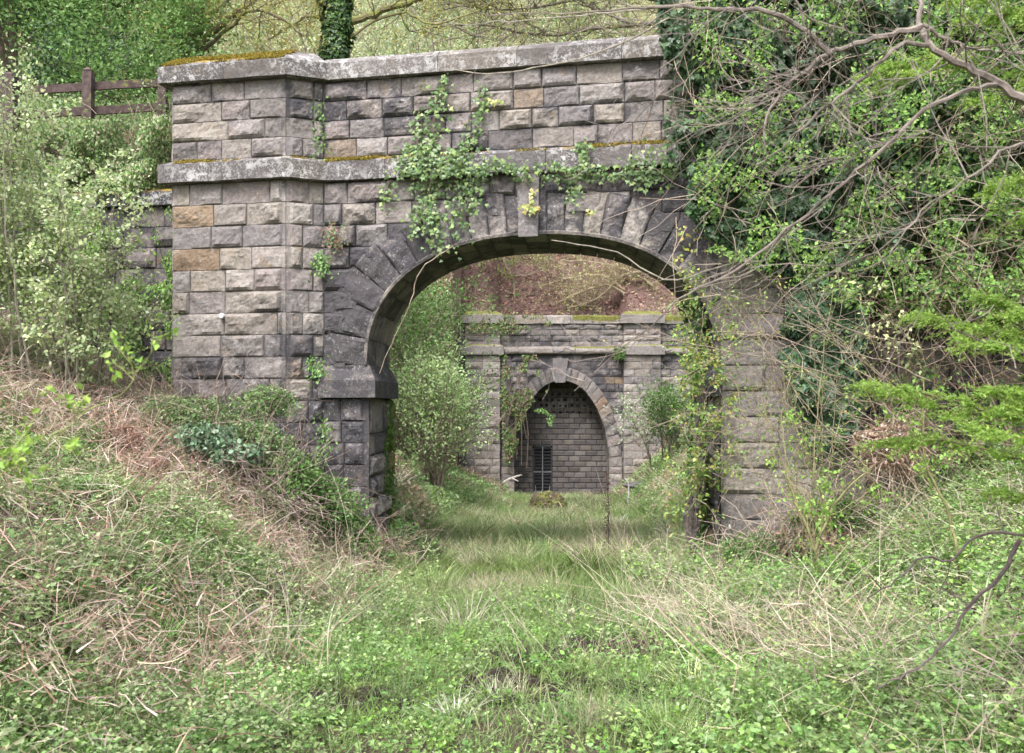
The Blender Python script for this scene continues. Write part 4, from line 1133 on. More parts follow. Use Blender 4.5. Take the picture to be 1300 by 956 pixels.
limbtree('overhanging_tree', 'wide twiggy tree whose long budding limbs reach left behind the parapet from the ivy', 24.0,
    [[(985, 200), (960, 60), (940, -60)], [(965, 80), (900, 40), (800, 30), (700, 45), (600, 30), (520, 40)], [(955, 40), (880, 10), (780, -5), (660, 12), (560, 5)], [(960, 60), (900, 62), (840, 48), (770, 58), (690, 60)], [(700, 45), (650, 20), (590, -10)], [(800, 30), (740, 5), (690, -20)]],
    (.2, .17, .13), [(.2, .12), (.07, .015), (.06, .015), (.04, .012), (.03, .01), (.03, .01)], 26, 507, YEL+G_LIGHT, .06, M_bark, 2, 1.7)
# hanging thorny twigs and branches on the slope over the tunnel, seen through the arch
limbtree('fallen_branch', 'pale bare branches sprawling over the brown slope above the tunnel on the right', 42.5,
    [[(800, 372), (770, 362), (735, 372), (700, 388)], [(800, 372), (760, 350), (730, 352), (690, 362)], [(820, 345), (790, 350), (765, 375), (720, 392)], [(840, 372), (810, 350), (770, 335), (715, 330)]],
    (.36, .3, .2), [(.07, .02)]*4, 16, 503, YEL+DRY, .07, M_bark, 2, 1.3)
limbtree('slope_sapling', 'thin sapling on the brown slope above the left part of the portal', 43.5,
    [[(655, 385), (650, 352), (640, 330), (650, 300)], [(650, 352), (680, 345), (700, 325), (715, 300)]], (.3, .25, .18), [(.06, .03), (.03, .01)], 8, 504, G_LIGHT+YEL, .09, M_bark, 3, 1.3)

# shrubs beyond the arch
for (px, pyb, D_, h_, sd, lab, cols, ls) in [
    (548, 640, 24.0, 4.2, 601, 'tall pale green willow shrub just beyond the left pier of the arch', [(.34, .46, .20), (.44, .54, .29), (.26, .40, .14)], .085),
    (525, 600, 30.0, 5.4, 602, 'light green shrub behind the willow, left of the portal', G_LIGHT+[(.34, .46, .20), (.44, .54, .29), (.26, .40, .14)], .10),
    (548, 600, 34.5, 4.3, 603, 'green bush against the left pilaster of the portal', [(.34, .46, .20), (.44, .54, .29), (.26, .40, .14)], .10),
    (505, 560, 27.0, 6.5, 604, 'tallest light green shrub close behind the left edge of the arch', G_LIGHT+G_MID, .10)]:
    p = P(px, pyb, D_)
    tree('willow_shrub', lab, hat(p[0], D_), h_, .05, sd, cols, ls, 6, .15, (.24, .2, .15), mx=2, nch=8, cat='shrub', first=6, up=.15, spread=.7)
p = P(838, 600, 33.0)
tree('elder_shrub', 'slender shrub with whitish leaves in front of the right pilaster of the portal', hat(p[0]-.1, 33.0), 3.4, .035, 605, [(.5, .56, .4), (.36, .46, .24)], .10, 5, .12, (.24, .2, .15), mx=2, nch=6, cat='shrub', first=3)
p = P(862, 600, 31.0)
tree('elder_shrub', 'dark green bushy shrub on the right slope beside the portal', hat(p[0], 31.0), 3.2, .04, 606, G_MID+G_LIGHT, .09, 9, .14, (.2, .17, .13), mx=2, nch=7, cat='shrub', first=4)

# ---- leaning fence on the left bank
fence = thing('wooden_fence', 'weathered dark timber post-and-rail fence at the top left, running up to the coping', 'fence', P(112, 190, 15.5))
M_wood = bark_material('weathered_timber', .1)
def bar(mb, a, b, w_, h_, col):
    a = np.array(a, float); b = np.array(b, float); d = nrm(b-a); s_ = nrm(np.cross(d, UP if abs(d[2]) < .8 else np.array([0, 1.0, 0]))); t_ = np.cross(s_, d)
    V = [];
    for k in range(7):
        c_ = a+(b-a)*k/6 + rng.normal(size=3)*.004
        for q1, q2 in ((-1, -1), (1, -1), (1, 1), (-1, 1)): V.append(c_+s_*w_/2*q1+t_*h_/2*q2)
    Fq = [[4*k+m_, 4*k+(m_+1) % 4, 4*k+4+(m_+1) % 4, 4*k+4+m_] for k in range(6) for m_ in range(4)] + [[3, 2, 1, 0], [24, 25, 26, 27]]
    mb.add(V, Fq, col)
for (a, b) in (((-40, 119, 15.2), (235, 103, 15.7)), ((-40, 150, 15.2), (235, 134, 15.7))):
    mb = MB(); bar(mb, P(*a), P(*b), .045, .12, (.085, .06, .055)); mb.build('rail', M_wood, fence)
for (px, pt, pb, D_, wd) in ((112, 90, 190, 15.5, .14), (12, 96, 190, 15.25, .2), (207, 104, 190, 15.7, .12)):
    mb = MB(); a = P(px, pb, D_-.08); b = P(px, pt, D_-.08); a[2] = max(min(a[2], float(H(a[0], a[1]))-.1), a[2]-.5); bar(mb, a, b, wd, wd, (.09, .065, .06))
    c_ = b.copy(); mb.add([b+[-wd/2, -wd/2, 0], b+[wd/2, -wd/2, 0], b+[wd/2, wd/2, 0], b+[-wd/2, wd/2, 0], b+[0, 0, .06]], [[0, 1, 4], [1, 2, 4], [2, 3, 4], [3, 0, 4]], (.12, .09, .08)); mb.build('post', M_wood, fence)

# slope between fence and wing wall
def m_sl(x, y):
    u, n = to_un(x, y); return ((n < -.45) & (n > -3.2) & (u < uW+.3))*1.0
R6 = np.random.default_rng(106)
x, y, z = scatter(90000, (-12, -4), (14, 20), R6, m_sl); n = len(x)
c = pal(n, G_LIGHT+G_MID+G_PALE, .15, None, R6)
mb = MB(); leaves(mb, np.stack([x, y, z+.6*R6.random(n)**.8*(.4+fbm(np.stack([x, y, 0*x], -1), 2.0, 2, 5))], -1), rdir(n, R6), upn(n, .6, R6), .05*R6.uniform(.5, 1.2, n), c)
x, y, z = scatter(6000, (-12, -4), (14, 20), R6, m_sl); n = len(x); b = np.stack([x, y, z+.1], -1)
strips(mb, b, b+nrm(R6.normal(size=(n, 3))+[0, 0, .8])*R6.uniform(.2, .6, (n, 1)), .006, pal(n, DRY, .15, None, R6), .15, 3, r=R6)
tag(mb.build('slope_undergrowth', M_leaf), 'green brambles and dry stems on the slope below the timber fence', 'undergrowth', kind='stuff')
# trailing growth over the wing wall
def curtain(N, poly, n0, thick, cols, size, tpl, r, dens=None, seed=0, drape=-1.0, wts=None):
    """leaves over a patch of the wall plane given in photo pixels (polygon), standing off n0..n0+thick"""
    poly = np.array(poly, float); mn, mxx = poly.min(0), poly.max(0)
    q = r.uniform(mn, mxx, (N, 2))
    x_, y_ = q[:, 0], q[:, 1]; ins = np.zeros(N, bool); j = len(poly)-1
    for i_ in range(len(poly)):
        xi, yi_, xj, yj = *poly[i_], *poly[j]
        ins ^= ((yi_ > y_) != (yj > y_)) & (x_ < (xj-xi)*(y_-yi_)/(yj-yi_+1e-9)+xi); j = i_
    nz = fbm(np.stack([x_*.03, y_*.03, 0*x_], -1), 1, 3, seed)
    k = ins & ((r.random(N) < (dens(x_, y_, nz) if dens else 1)))
    x_, y_, nz = x_[k], y_[k], nz[k]
    u, z, D_ = face(x_, y_, n0+thick*.5)
    n_ = n0 + thick*np.clip(nz*1.6-.2, 0, 1)*r.uniform(.55, 1.0, len(u))
    p = W(u, n_, z); N3 = np.array([NX[0], NX[1], 0])
    m = len(p)
    mb = MB(); leaves(mb, p, nrm(np.array([0, 0, drape])+r.normal(size=(m, 3))*.45), nrm(N3*1.0+UP*.35+r.normal(size=(m, 3))*.35), size*r.uniform(.55, 1.3, m), pal(m, cols, .16, wts, r)*(.75+.5*vnoise(p, 2.0, 4))[:, None], tpl)
    return mb
R7 = np.random.default_rng(107)
def tw(mb, N, poly, n0, thick, L, r, col=TWIG, rad=.004, bias=(0, 0, 0), npt=5, wob=.12):
    poly = np.array(poly, float); mn, mxx = poly.min(0), poly.max(0)
    for k in range(N):
        q = r.uniform(mn, mxx); u, z, D_ = face(q[0], q[1], n0); p = W(u, n0+thick*r.random(), z)
        d = nrm(r.normal(size=3)+bias); pts = [p]
        for _ in range(npt): d = nrm(d+r.normal(size=3)*wob*1.6); pts.append(pts[-1]+d*L*r.uniform(.6, 1.3)/npt)
        tube(mb, pts, np.linspace(rad, rad*.4, npt+1), np.array(col)*r.uniform(.6, 1.6), 3)
mb = curtain(36000, [(40, 205), (222, 228), (224, 620), (150, 560), (40, 480), (20, 300)], -.25, .30, G_LIGHT+G_MID+G_BRIGHT, .05, 'rhomb', R7, lambda x, y, nz: np.clip(sst(.46, .6, nz+(y-400)*.0005+sst(300, 230, y)*.1), .02, 1), 11)
tw(mb, 90, [(60, 240), (220, 540)], -.2, .3, .8, R7, (.2, .16, .11), .004, (0, 0, -.5))
m2_ = curtain(30000, [(-60, 160), (60, 155), (222, 150), (222, 248), (-60, 262)], -.62, .75, G_LIGHT+G_PALE+G_MID+DRY[:2], .05, 'rhomb', R7, lambda x, y, nz: np.clip(sst(.36, .5, nz+(y-165)*.002), .05, 1), 15)
tw(m2_, 120, [(-60, 140), (222, 240)], -.7, .5, .7, R7, (.3, .24, .17), .004, (0, 0, .3))
tag(m2_.build('bank_brambles', M_leaf), 'brambles and thin stems in front of the lower fence rail', 'bramble')
tag(mb.build('creeper', M_leaf), 'bright green creeper trailing down the mossy wing wall left of the pilaster', 'creeper')

# pale many-stemmed shrub at far left
r = np.random.default_rng(701); org = hat(-6.0, 12.6)
sh = thing('hazel_shrub', 'big pale green many-stemmed shrub at the far left in front of the mossy wing wall', 'shrub', org)
mb = MB(); tips = []
for k in range(46):
    b = np.array([r.uniform(-7.1, -5.0), r.uniform(11.9, 13.2), 0]); b[2] = float(H(b[0], b[1]))-.1
    top = b+np.array([r.normal()*.35+(-.2), r.normal()*.3, r.uniform(1.8, 3.9)*(1 if b[0] < -5.4 else .78)])
    pts = smooth_path([b, (b+top)/2+r.normal(size=3)*.10, top], 10, .012, r)
    tube(mb, pts, np.linspace(.014, .004, 10), np.array((.27, .24, .19))*r.uniform(.7, 1.2), 4)
    for q in range(12):
        s_ = pts[r.integers(4, 10)]; out = []
        grow(r, s_, nrm(r.normal(size=3)+[0, 0, .5]), r.uniform(.25, .6), .004, 2, 3, out, tips, 3, .8, .1, .2, .6); put_branches(mb, out, (.25, .22, .16), minr=.0022)
mb.build('stem', M_bark, sh, loc=org)
mc = MB(); blob_leaves(r, tips, 5, .05, .054, [(.40, .48, .24), (.48, .55, .32), (.32, .42, .17), (.26, .36, .12), (.52, .56, .38)], mc, 'oval'); mc.build('foliage', M_leaf, sh, loc=org)

# bramble thicket against the pier
def mound(name, label, cat, pxs, D_, N, cols, size, seed, mat=M_leaf, twc=(.2, .15, .12), ntw=100, tpl='rhomb', thick=.5, L=.8, w_=None):
    """bushy mound: ellipsoids (px,py,rx,rz,D) filled with leaves"""
    r = np.random.default_rng(seed); c0 = P(pxs[0][0], pxs[0][1], D_); org = (c0[0], D_, float(H(c0[0], D_)))
    t = thing(name, label, cat, org); mb = MB(); mt = MB()
    tot = sum(e[2]*e[3] for e in pxs)
    for (px, py, rx, rz, *dd_) in pxs:
        D2 = D_+(dd_[0] if dd_ else 0); c = P(px, py, D2); n = int(N*rx*rz/tot)
        v = rdir(n, r)*(r.random((n, 1))**.35); q = c+v*np.array([rx/F*D2, thick, rz/F*D2])*(.45+1.05*fbm(v*1.9+px, 1.6, 3, seed))[:, None]
        gz = H(q[:, 0], q[:, 1], False); ok = q[:, 2] > gz-.1; q = q[ok]; m = len(q)
        leaves(mb, q, nrm(r.normal(size=(m, 3))+[0, 0, -.1]), nrm(v[ok]*.6+UP*.7+r.normal(size=(m, 3))*.5), size*r.uniform(.5, 1.3, m), pal(m, cols, .16, w_, r)*(.7+.6*vnoise(q, 2.2, 9))[:, None], tpl)
        for k in range(int(ntw*rx*rz/tot)):
            p = c+rdir(1, r)[0]*np.array([rx/F*D2, thick, rz/F*D2])*r.random(); d = nrm(r.normal(size=3)+[0, -.2, .3]); pts = [p]
            for _ in range(5): d = nrm(d+r.normal(size=3)*.22+[0, 0, -.06]); pts.append(pts[-1]+d*L*r.uniform(.6, 1.4)/5)
            tube(mt, pts, np.linspace(.005, .002, 6), np.array(twc)*r.uniform(.7, 1.8), 3)
    mt.build('canes', M_bark, t, loc=org); mb.build('foliage', mat, t, loc=org)
    return t
mound('bramble', 'green bramble thicket heaped against the base of the left pier', 'bramble', [(400, 648, 57, 50), (448, 690, 32, 40, .2), (365, 615, 50, 38, -.2), (488, 720, 22, 20, .5)], 12.6, 24000, G_LIGHT+G_MID+G_LIGHT, .055, 801, ntw=220, thick=.35)
mound('bramble', 'pale leafy bramble mound in front of the foot of the left pilaster', 'bramble', [(270, 545, 75, 42), (320, 575, 60, 40, -.3), (220, 540, 50, 40), (340, 510, 40, 22, .4)], 12.6, 20000, G_LIGHT+G_PALE+G_MID+[(.16, .25, .16)], .045, 802, ntw=300, thick=.35)
mound('privet_sprays', 'blue-green glossy leaves on the mound below the pilaster', 'shrub', [(262, 558, 45, 22), (300, 575, 40, 16)], 12.0, 2600, [(.14, .23, .13), (.22, .32, .2), (.1, .18, .09)], .055, 803, M_ivy, ntw=30, tpl='oval', thick=.3)
mound('bracken_clump', 'crumpled red-brown dead bracken clump on the middle of the left bank', 'dead bracken', [(150, 575, 28, 38), (175, 600, 30, 25, -.3)], 11.4, 6500, BRACK, .05, 804, M_dry, BRACK[1], 160, thick=.35, L=.5)
mound('bracken_clump', 'thin dry bramble tangle below the pilaster mound', 'dead bracken', [(330, 640, 80, 32), (280, 620, 50, 25)], 12.0, 4500, [(.2, .16, .13), (.3, .23, .2)]+G_MID, .04, 805, M_dry, (.3, .23, .2), 420, thick=.5, L=.9)
mound('bramble', 'dark green low bramble by the inner corner of the left pier', 'bramble', [(510, 690, 26, 30), (540, 700, 22, 20), (500, 720, 40, 22, -.6)], 14.2, 6000, G_MID+G_DARK, .055, 806, ntw=60, thick=.4)
mound('bramble', 'bramble and dry stems at the foot of the right pilaster', 'bramble', [(990, 700, 80, 24), (1060, 660, 60, 30), (930, 745, 50, 18, -.4)], 11.6, 12000, G_LIGHT+G_MID, .045, 807, ntw=300, twc=(.35, .28, .22), thick=.4, L=.9)
mound('dead_bracken_heap', 'brown dead bracken among stems between the right pilaster and the nettles', 'dead bracken', [(1040, 690, 60, 22), (1130, 570, 45, 40, .2)], 11.4, 5000, BRACK+DRY, .05, 808, M_dry, (.38, .28, .22), 260, thick=.4, L=.8)

# ---- ivy on the bridge
def ivy_runs(name, label, runs, N, cols, size, seed, n0=.03, wts=None, spread=1.0, stems=True, tpl='ivy'):
    r = np.random.default_rng(seed); mb = MB()
    runs = [(np.array(p, float), w_) for p, w_ in runs]
    Ls = np.array([np.hypot(*np.diff(p, axis=0).T).sum()*w_ for p, w_ in runs]); cnt = (N*Ls/Ls.sum()).astype(int)
    for (p, w_), c_ in zip(runs, cnt):
        d = np.concatenate([[0], np.cumsum(np.hypot(*np.diff(p, axis=0).T))]); s_ = r.uniform(0, d[-1], c_)
        cx = np.interp(s_, d, p[:, 0]); cy = np.interp(s_, d, p[:, 1])
        wv = w_*(.45+1.1*vnoise(np.stack([cx*.07, cy*.07, 0*cx], -1), 1, 3))
        qx = cx+r.normal(size=c_)*wv*.5*spread; qy = cy+r.normal(size=c_)*wv*.5*spread
        u, z, D_ = face(qx, qy); n_ = n0+.05+np.where((z > 5.15) & (z < 5.6), .12, 0)+np.where((z < 4.9), .06, 0)+r.random(c_)*.07
        pnt = W(u, n_, z); N3 = np.array([NX[0], NX[1], 0])
        leaves(mb, pnt, nrm(np.array([0, 0, -1.0])+r.normal(size=(c_, 3))*[.7, .25, .45]), nrm(N3+UP*.3+r.normal(size=(c_, 3))*.28), size*r.uniform(.55, 1.25, c_), pal(c_, cols, .14, wts, r), tpl)
        if stems:
            for q in range(2):
                xs = p[:, 0]+r.normal(size=len(p))*w_*.15; ys = p[:, 1]+r.normal(size=len(p))*w_*.15
                u, z, _ = face(xs, ys); st_ = smooth_path(W(u, n0+.045+np.where((z > 5.15) & (z < 5.6), .12, 0), z), 14, .006, r)
                tube(mb, st_, np.linspace(.009, .005, 14), (.2, .15, .12), 4)
    return tag(mb.build(name, M_ivy), label, 'ivy')
def z2(L): return [(x/2.889+400, y/2.889) for x, y in L]
IV = [(.07, .13, .04), (.11, .19, .06), (.16, .25, .08), (.05, .09, .03), (.24, .32, .11)]
ivy_runs('ivy', 'green climbing ivy hanging over the string course and arch ring left of the keystone', [
    (z2([(485, 285), (468, 350), (440, 440), (440, 520), (400, 580), (390, 650)]), 12), (z2([(630, 320), (612, 420), (580, 500), (565, 560), (500, 640)]), 9),
    (z2([(395, 430), (400, 500), (350, 570), (340, 640)]), 10), (z2([(350, 560), (480, 600), (600, 560)]), 20), (z2([(340, 640), (440, 660), (580, 640)]), 24),
    (z2([(430, 650), (430, 760), (450, 860), (480, 900)]), 22), (z2([(560, 660), (570, 740), (530, 830)]), 18), (z2([(300, 670), (270, 720), (258, 770)]), 10), (z2([(400, 780), (370, 870)]), 12)],
    1500, IV, .056, 901)
ivy_runs('ivy', 'ivy garland running along under the string course right of the keystone', [
    (z2([(600, 660), (680, 615), (760, 650), (860, 640), (960, 640), (1060, 650), (1180, 640), (1330, 640)]), 11), (z2([(900, 640), (960, 690), (945, 750)]), 10), (z2([(960, 560), (1010, 545), (990, 610)]), 10), (z2([(1180, 640), (1300, 620)]), 20)],
    800, IV, .056, 902)
ivy_runs('ivy', 'sparse yellowing ivy sprigs on the keystone', [(z2([(760, 770), (835, 775)]), 7), (z2([(800, 700), (805, 790)]), 4), (z2([(500, 400), (515, 410)]), 4), (z2([(650, 380), (695, 380)]), 4), (z2([(1010, 780), (1020, 800)]), 6)], 90, [(.36, .36, .12), (.24, .32, .10), (.42, .34, .14)], .055, 903, stems=False)
ivy_runs('creeper', 'yellow-tinged leaves on the dark voussoirs at the right haunch', [([(868, 298), (885, 310)], 12), ([(858, 330), (866, 340)], 8), ([(895, 270), (905, 300)], 14)], 90, [(.3, .34, .08), (.2, .3, .06), (.45, .38, .1)], .055, 904, stems=False, tpl='rhomb')
for (pts, lab, sd, cc) in [([(404, 130), (408, 180), (410, 200)], 'tufts of fern in the corner joint beside the pilaster above the string course', 911, G_MID), ([(412, 325), (411, 345)], 'small green plant rooted in the joint right of the pilaster', 912, G_MID+G_LIGHT), ([(428, 292), (430, 312)], 'tiny fern with reddish fronds on the spandrel', 913, [(.2, .1, .07), (.1, .16, .06)]), ([(402, 462), (408, 475)], 'small fern sprouting just above the left impost', 914, G_MID+G_LIGHT), ([(415, 530), (420, 560), (405, 590)], 'leafy sprig on the left pier under the impost', 915, G_MID+G_LIGHT)]:
    ivy_runs('wall_fern', lab, [(pts, 12)], 170, cc, .05, sd, stems=False, tpl='rhomb', n0=.0)

# dark ivy smothering the right end of the parapet, and hanging down the pilaster
r = np.random.default_rng(120)
mb = curtain(52000, [(838, -70), (1180, -70), (1180, 330), (1080, 350), (960, 335), (900, 300), (872, 270), (878, 225), (845, 200), (842, 150), (850, 90), (836, 40)], .12, .75, G_DARK+G_DARK+[(.07, .14, .06), (.12, .2, .1)], .075, 'ivy', R7, lambda x, y, nz: np.clip(sst(850, 900, x+(nz-.5)*260)*sst(.3, .42, nz)*.9+.1, 0, 1), 21)
tw(mb, 60, [(850, 0), (1100, 300)], .5, .4, 1.2, R7, (.3, .24, .18), .007, (0, 0, -.4))
tag(mb.build('ivy', M_ivy), 'dense dark ivy smothering the right end of the parapet', 'ivy')
mb = curtain(22000, [(985, 290), (1100, 310), (1096, 480), (1085, 545), (1045, 572), (1020, 555), (1008, 500), (990, 440), (1003, 380)], .2, .45, G_DARK+[(.05, .1, .055), (.08, .15, .09)], .085, 'ivy', R7, lambda x, y, nz: np.clip(sst(.30, .42, nz), .0, 1), 22)
tag(mb.build('ivy', M_ivy), 'hanging tongue of dark ivy down the right pilaster', 'ivy')
# ivy on right reveal and left reveal
r = np.random.default_rng(121); n = 5200
dep = r.uniform(-.05, THK*1.0, n); zz_ = r.uniform(-.1, 3.6, n); k = fbm(np.stack([dep, zz_, 0*dep], -1), 1.6, 3, 6) > .44; dep, zz_ = dep[k], zz_[k]; n = len(dep)
ui = np.where(zz_ < ZS, UC+A, UC+A*np.clip(1-(np.clip(zz_-ZS, 0, 9)/B)**EXP, 0, 1)**(1/EXP))
p = W(ui+sku*dep-.08-.12*r.random(n)*sst(2.4, 1.5, zz_), -dep, zz_); mb = MB()
leaves(mb, p, nrm(np.array([0, 0, -1.0])+r.normal(size=(n, 3))*.5), nrm(np.array([-1., -.5, .3])+r.normal(size=(n, 3))*.35), .075*r.uniform(.6, 1.2, n), pal(n, G_MID+G_DARK+[(.22, .28, .06)], .15, None, r), 'ivy')
tag(mb.build('ivy', M_ivy), 'ivy creeping up the inside of the right pier', 'ivy')
r = np.random.default_rng(122); n = 3600
dep = r.uniform(.7, THK*.98, n); zz_ = r.uniform(-.1, 2.25, n); k = fbm(np.stack([dep*1.5, zz_, 0*dep], -1), 2.2, 3, 12)+(dep-1.2)*.25 > .53; dep, zz_ = dep[k], zz_[k]; n = len(dep)
p = W(UC-A+sku*dep+.05+.05*r.random(n), -dep, zz_); mb = MB()
leaves(mb, p, nrm(np.array([0, 0, -1.0])+r.normal(size=(n, 3))*.5), nrm(np.array([1., -.5, .3])+r.normal(size=(n, 3))*.35), .045*r.uniform(.6, 1.2, n), pal(n, [(.08, .15, .02), (.05, .11, .02), (.12, .20, .04)], .15, None, r))
tag(mb.build('moss_and_creeper', M_leaf), 'vivid green moss and creeper down the far edge of the left pier', 'creeper')
# climber with light leaves in front of the right haunch
def spray(name, label, cat, paths, seed, cols, lsize, col=(.24, .2, .15), rad=.006, twn=10, tl=.35, per=3, mat=M_leaf, tpl='rhomb', lrad=.03, lvl=2, bmat=None, rr=None):
    """branches along photo-space paths (px,py,D) with leafy side twigs"""
    r = np.random.default_rng(seed); o0 = P(*paths[0][0]); t = thing(name, label, cat, o0); mb = MB(); tips = []
    for i_, path in enumerate(paths):
        pts = smooth_path([P(*q) for q in path], max(8, 4*len(path)), .006, r); K = len(pts); r0 = rr[i_] if rr else rad
        tube(mb, pts, np.linspace(r0, r0*.35, K), np.array(col)*r.uniform(.85, 1.15), 6)
        for k in range(twn):
            j_ = r.integers(K//4, K); out = []; dd_ = pts[min(j_+1, K-1)]-pts[max(j_-1, 0)]
            grow(r, pts[j_], nrm(nrm(dd_)*.6+r.normal(size=3)*.7), tl*r.uniform(.5, 1.4), min(r0*.45, .0042), 3-lvl, 3, out, tips, 3, .7, .03, .2, .6)
            put_branches(mb, out, np.array(col), minr=.0018)
    mb.build('branch', bmat or M_bark, t, loc=o0)
    if per and tips:
        mc = MB(); blob_leaves(r, tips, per, lrad, lsize, cols, mc, tpl); mc.build('foliage', mat, t, loc=o0)
    return t
spray('climbing_rose', 'thin green climber with small bright leaves down the right edge of the arch', 'climber', [[(905, 250, 12.6), (898, 330, 12.5), (890, 420, 12.5), (880, 520, 12.5), (885, 600, 12.5)], [(915, 330, 12.4), (900, 380, 12.4), (885, 440, 12.4)], [(930, 470, 12.3), (900, 500, 12.3), (868, 470, 12.4)], [(950, 520, 12.3), (905, 560, 12.3), (880, 640, 12.3)]], 131, G_BRIGHT+G_LIGHT+YEL, .055, twn=16, per=2)
# thick ivy stem hanging by the right pier
r = np.random.default_rng(133); mb = MB()
for q in range(4): tube(mb, smooth_path([P(905+q*3, 790, 12.5), P(874+q*3, 735, 12.75), P(877+q*3, 700, 12.8), P(872+q*4, 655, 12.85), P(882+q*3, 610, 12.85), P(885, 560, 12.9), P(892, 480, 12.8)], 30, .02, r), np.linspace(.055, .02, 30), np.array((.12, .1, .09))*r.uniform(.8, 1.3), 6)
o = tag(mb.build('gnarled_vine', M_bark), 'thick gnarled brown vine at the inner face of the right pier', 'vine')
# bare creeper stems dangling at left inside the arch
mb = MB(); tube(mb, smooth_path([P(575, 312, 13.4), P(530, 350, 13.4), P(524, 378, 13.4), P(505, 420, 13.5), P(490, 450, 13.5), P(482, 474, 13.5)], 20, .006, r), np.linspace(.009, .005, 20), (.3, .24, .18), 5)
tag(mb.build('dangling_vine', M_bark), 'bare vine dangling down the left edge of the arch opening', 'vine'); mb = MB()
tube(mb, smooth_path([P(700, 305, 12.9), P(780, 320, 12.8), P(850, 355, 12.6), P(910, 340, 12.4), P(960, 325, 12.2), P(1010, 290, 12.0)], 20, .006, r), np.linspace(.006, .014, 20), (.3, .27, .22), 5)
tag(mb.build('bare_vine', M_bark), 'pale bare vine crossing the right haunch of the arch', 'vine')
# crawling bare stem across parapet
mb = MB(); tube(mb, smooth_path([P(575, 88, 13.1), P(610, 94, 13.0), P(680, 86, 12.9), P(750, 70, 12.7), P(800, 50, 12.5), P(850, 22, 12.2)], 20, .004, r), np.linspace(.006, .014, 20), (.34, .3, .24), 5)
tag(mb.build('bare_vine', M_bark), 'long bare vine crossing the coping and upper parapet from the right', 'vine'); mb = MB()
tube(mb, smooth_path([P(560, 32, 13.6), P(640, 28, 13.3), P(760, 18, 12.9), P(830, 10, 12.5)], 16, .01, r), np.linspace(.006, .012, 16), (.3, .27, .22), 5)
tag(mb.build('bare_vine', M_bark), 'thin bare vine held in the air above the coping near the top edge', 'vine')

# ---- scrub at the right: solid leafy backdrop plus network of bare stems
def scrub(name, label, cat, poly, n0, th, N, cols, size, seed, tpl='rhomb', mat=M_leaf, dens=None, stems=0, L=1.2, scol=(.3, .24, .18), srad=.006, bias=(0, 0, .2)):
    rr_ = np.random.default_rng(seed); mb = curtain(N, poly, n0, th, cols, size, tpl, rr_, dens, seed, -.2)
    tw(mb, stems, poly, n0+th*.3, th, L, rr_, scol, srad, bias, 6)
    return tag(mb.build(name, mat), label, cat)
scrub('scrub', 'dark leafy scrub filling the upper right behind the branches', 'scrub', [(1060, -80), (1440, -80), (1440, 420), (1060, 380)], -.2, .9, 60000, G_MID+G_DARK+G_MID+G_LIGHT, .07, 141, 'oval', M_ivy, lambda x, y, nz: np.clip(sst(.30, .45, nz)+.1, 0, 1), 150, 1.4)
scrub('scrub', 'bright green young leaves scattered over the upper right scrub', 'scrub', [(880, -80), (1440, -80), (1440, 400), (1100, 400), (900, 320), (880, 220)], .7, .7, 32000, G_BRIGHT+G_LIGHT+G_BRIGHT+G_MID, .056, 142, 'rhomb', M_leaf, lambda x, y, nz: np.clip(sst(.40, .58, nz), 0, 1), 380, 1.3, (.27, .22, .17), .0055)
scrub('bramble_canes', 'mesh of brown bare canes and few leaves over the right wing wall', 'scrub', [(1090, 300), (1440, 300), (1440, 570), (1100, 600)], .1, .7, 16000, G_MID+G_LIGHT+BRACK, .055, 143, 'rhomb', M_leaf, lambda x, y, nz: np.clip(sst(.42, .58, nz), .05, 1), 300, 1.3, (.22, .16, .12), .006)
# bare arching shrub in front of the right pilaster
R8 = np.random.default_rng(150)
paths = []; rr = []
for k in range(28):
    bx, by = R8.uniform(1060, 1320), R8.uniform(430, 640); an = radians(R8.uniform(100, 172)); L = R8.uniform(140, 330)
    D_ = R8.uniform(10.6, 11.8); ex, ey = bx+cos(an)*L, by-sin(an)*L*.8
    sg = R8.uniform(-40, 50)
    paths.append([(bx, by, D_), (bx*.6+ex*.4, by*.6+ey*.4-sg*.6, D_-.1), (bx*.25+ex*.75, by*.25+ey*.75-sg*.5, D_-.2), (ex, ey, D_-.3+R8.uniform(-.3, .3))]); rr.append(R8.uniform(.005, .010))
spray('bare_shrub', 'twiggy leafless shrub with arching grey-brown stems in front of the right pilaster', 'shrub', paths, 151, YEL+G_LIGHT, .035, (.30, .24, .18), twn=4, tl=.6, per=1, rr=rr, lvl=1)
paths = []
for k in range(16):
    bx, by = R8.uniform(1000, 1060), R8.uniform(600, 760); ex, ey = bx-R8.uniform(-40, 120), by-R8.uniform(120, 330); D_ = R8.uniform(10.6, 11.4)
    paths.append([(bx, by, D_), ((bx+ex)/2+R8.uniform(-15, 25), (by+ey)/2, D_), (ex, ey, D_)])
spray('sapling_shrub', 'spindly shrub with a few small light green leaves across the right pilaster', 'shrub', paths, 152, G_BRIGHT+G_LIGHT, .045, (.3, .25, .15), rad=.006, twn=7, tl=.35, per=1, lvl=1, lrad=.02)
spray('slender_sapling', 'greenish slender sapling standing on the right bank before the pilaster', 'sapling', [[(1050, 775, 10), (1035, 700, 10), (1020, 660, 10), (1000, 600, 10), (992, 520, 10)], [(1215, 700, 9), (1200, 640, 9), (1180, 600, 9), (1172, 480, 9)], [(1035, 700, 10), (1060, 640, 10), (1110, 590, 10)]], 153, G_BRIGHT, .05, (.25, .23, .11), rad=.016, twn=6, tl=.4, per=2, lvl=2)
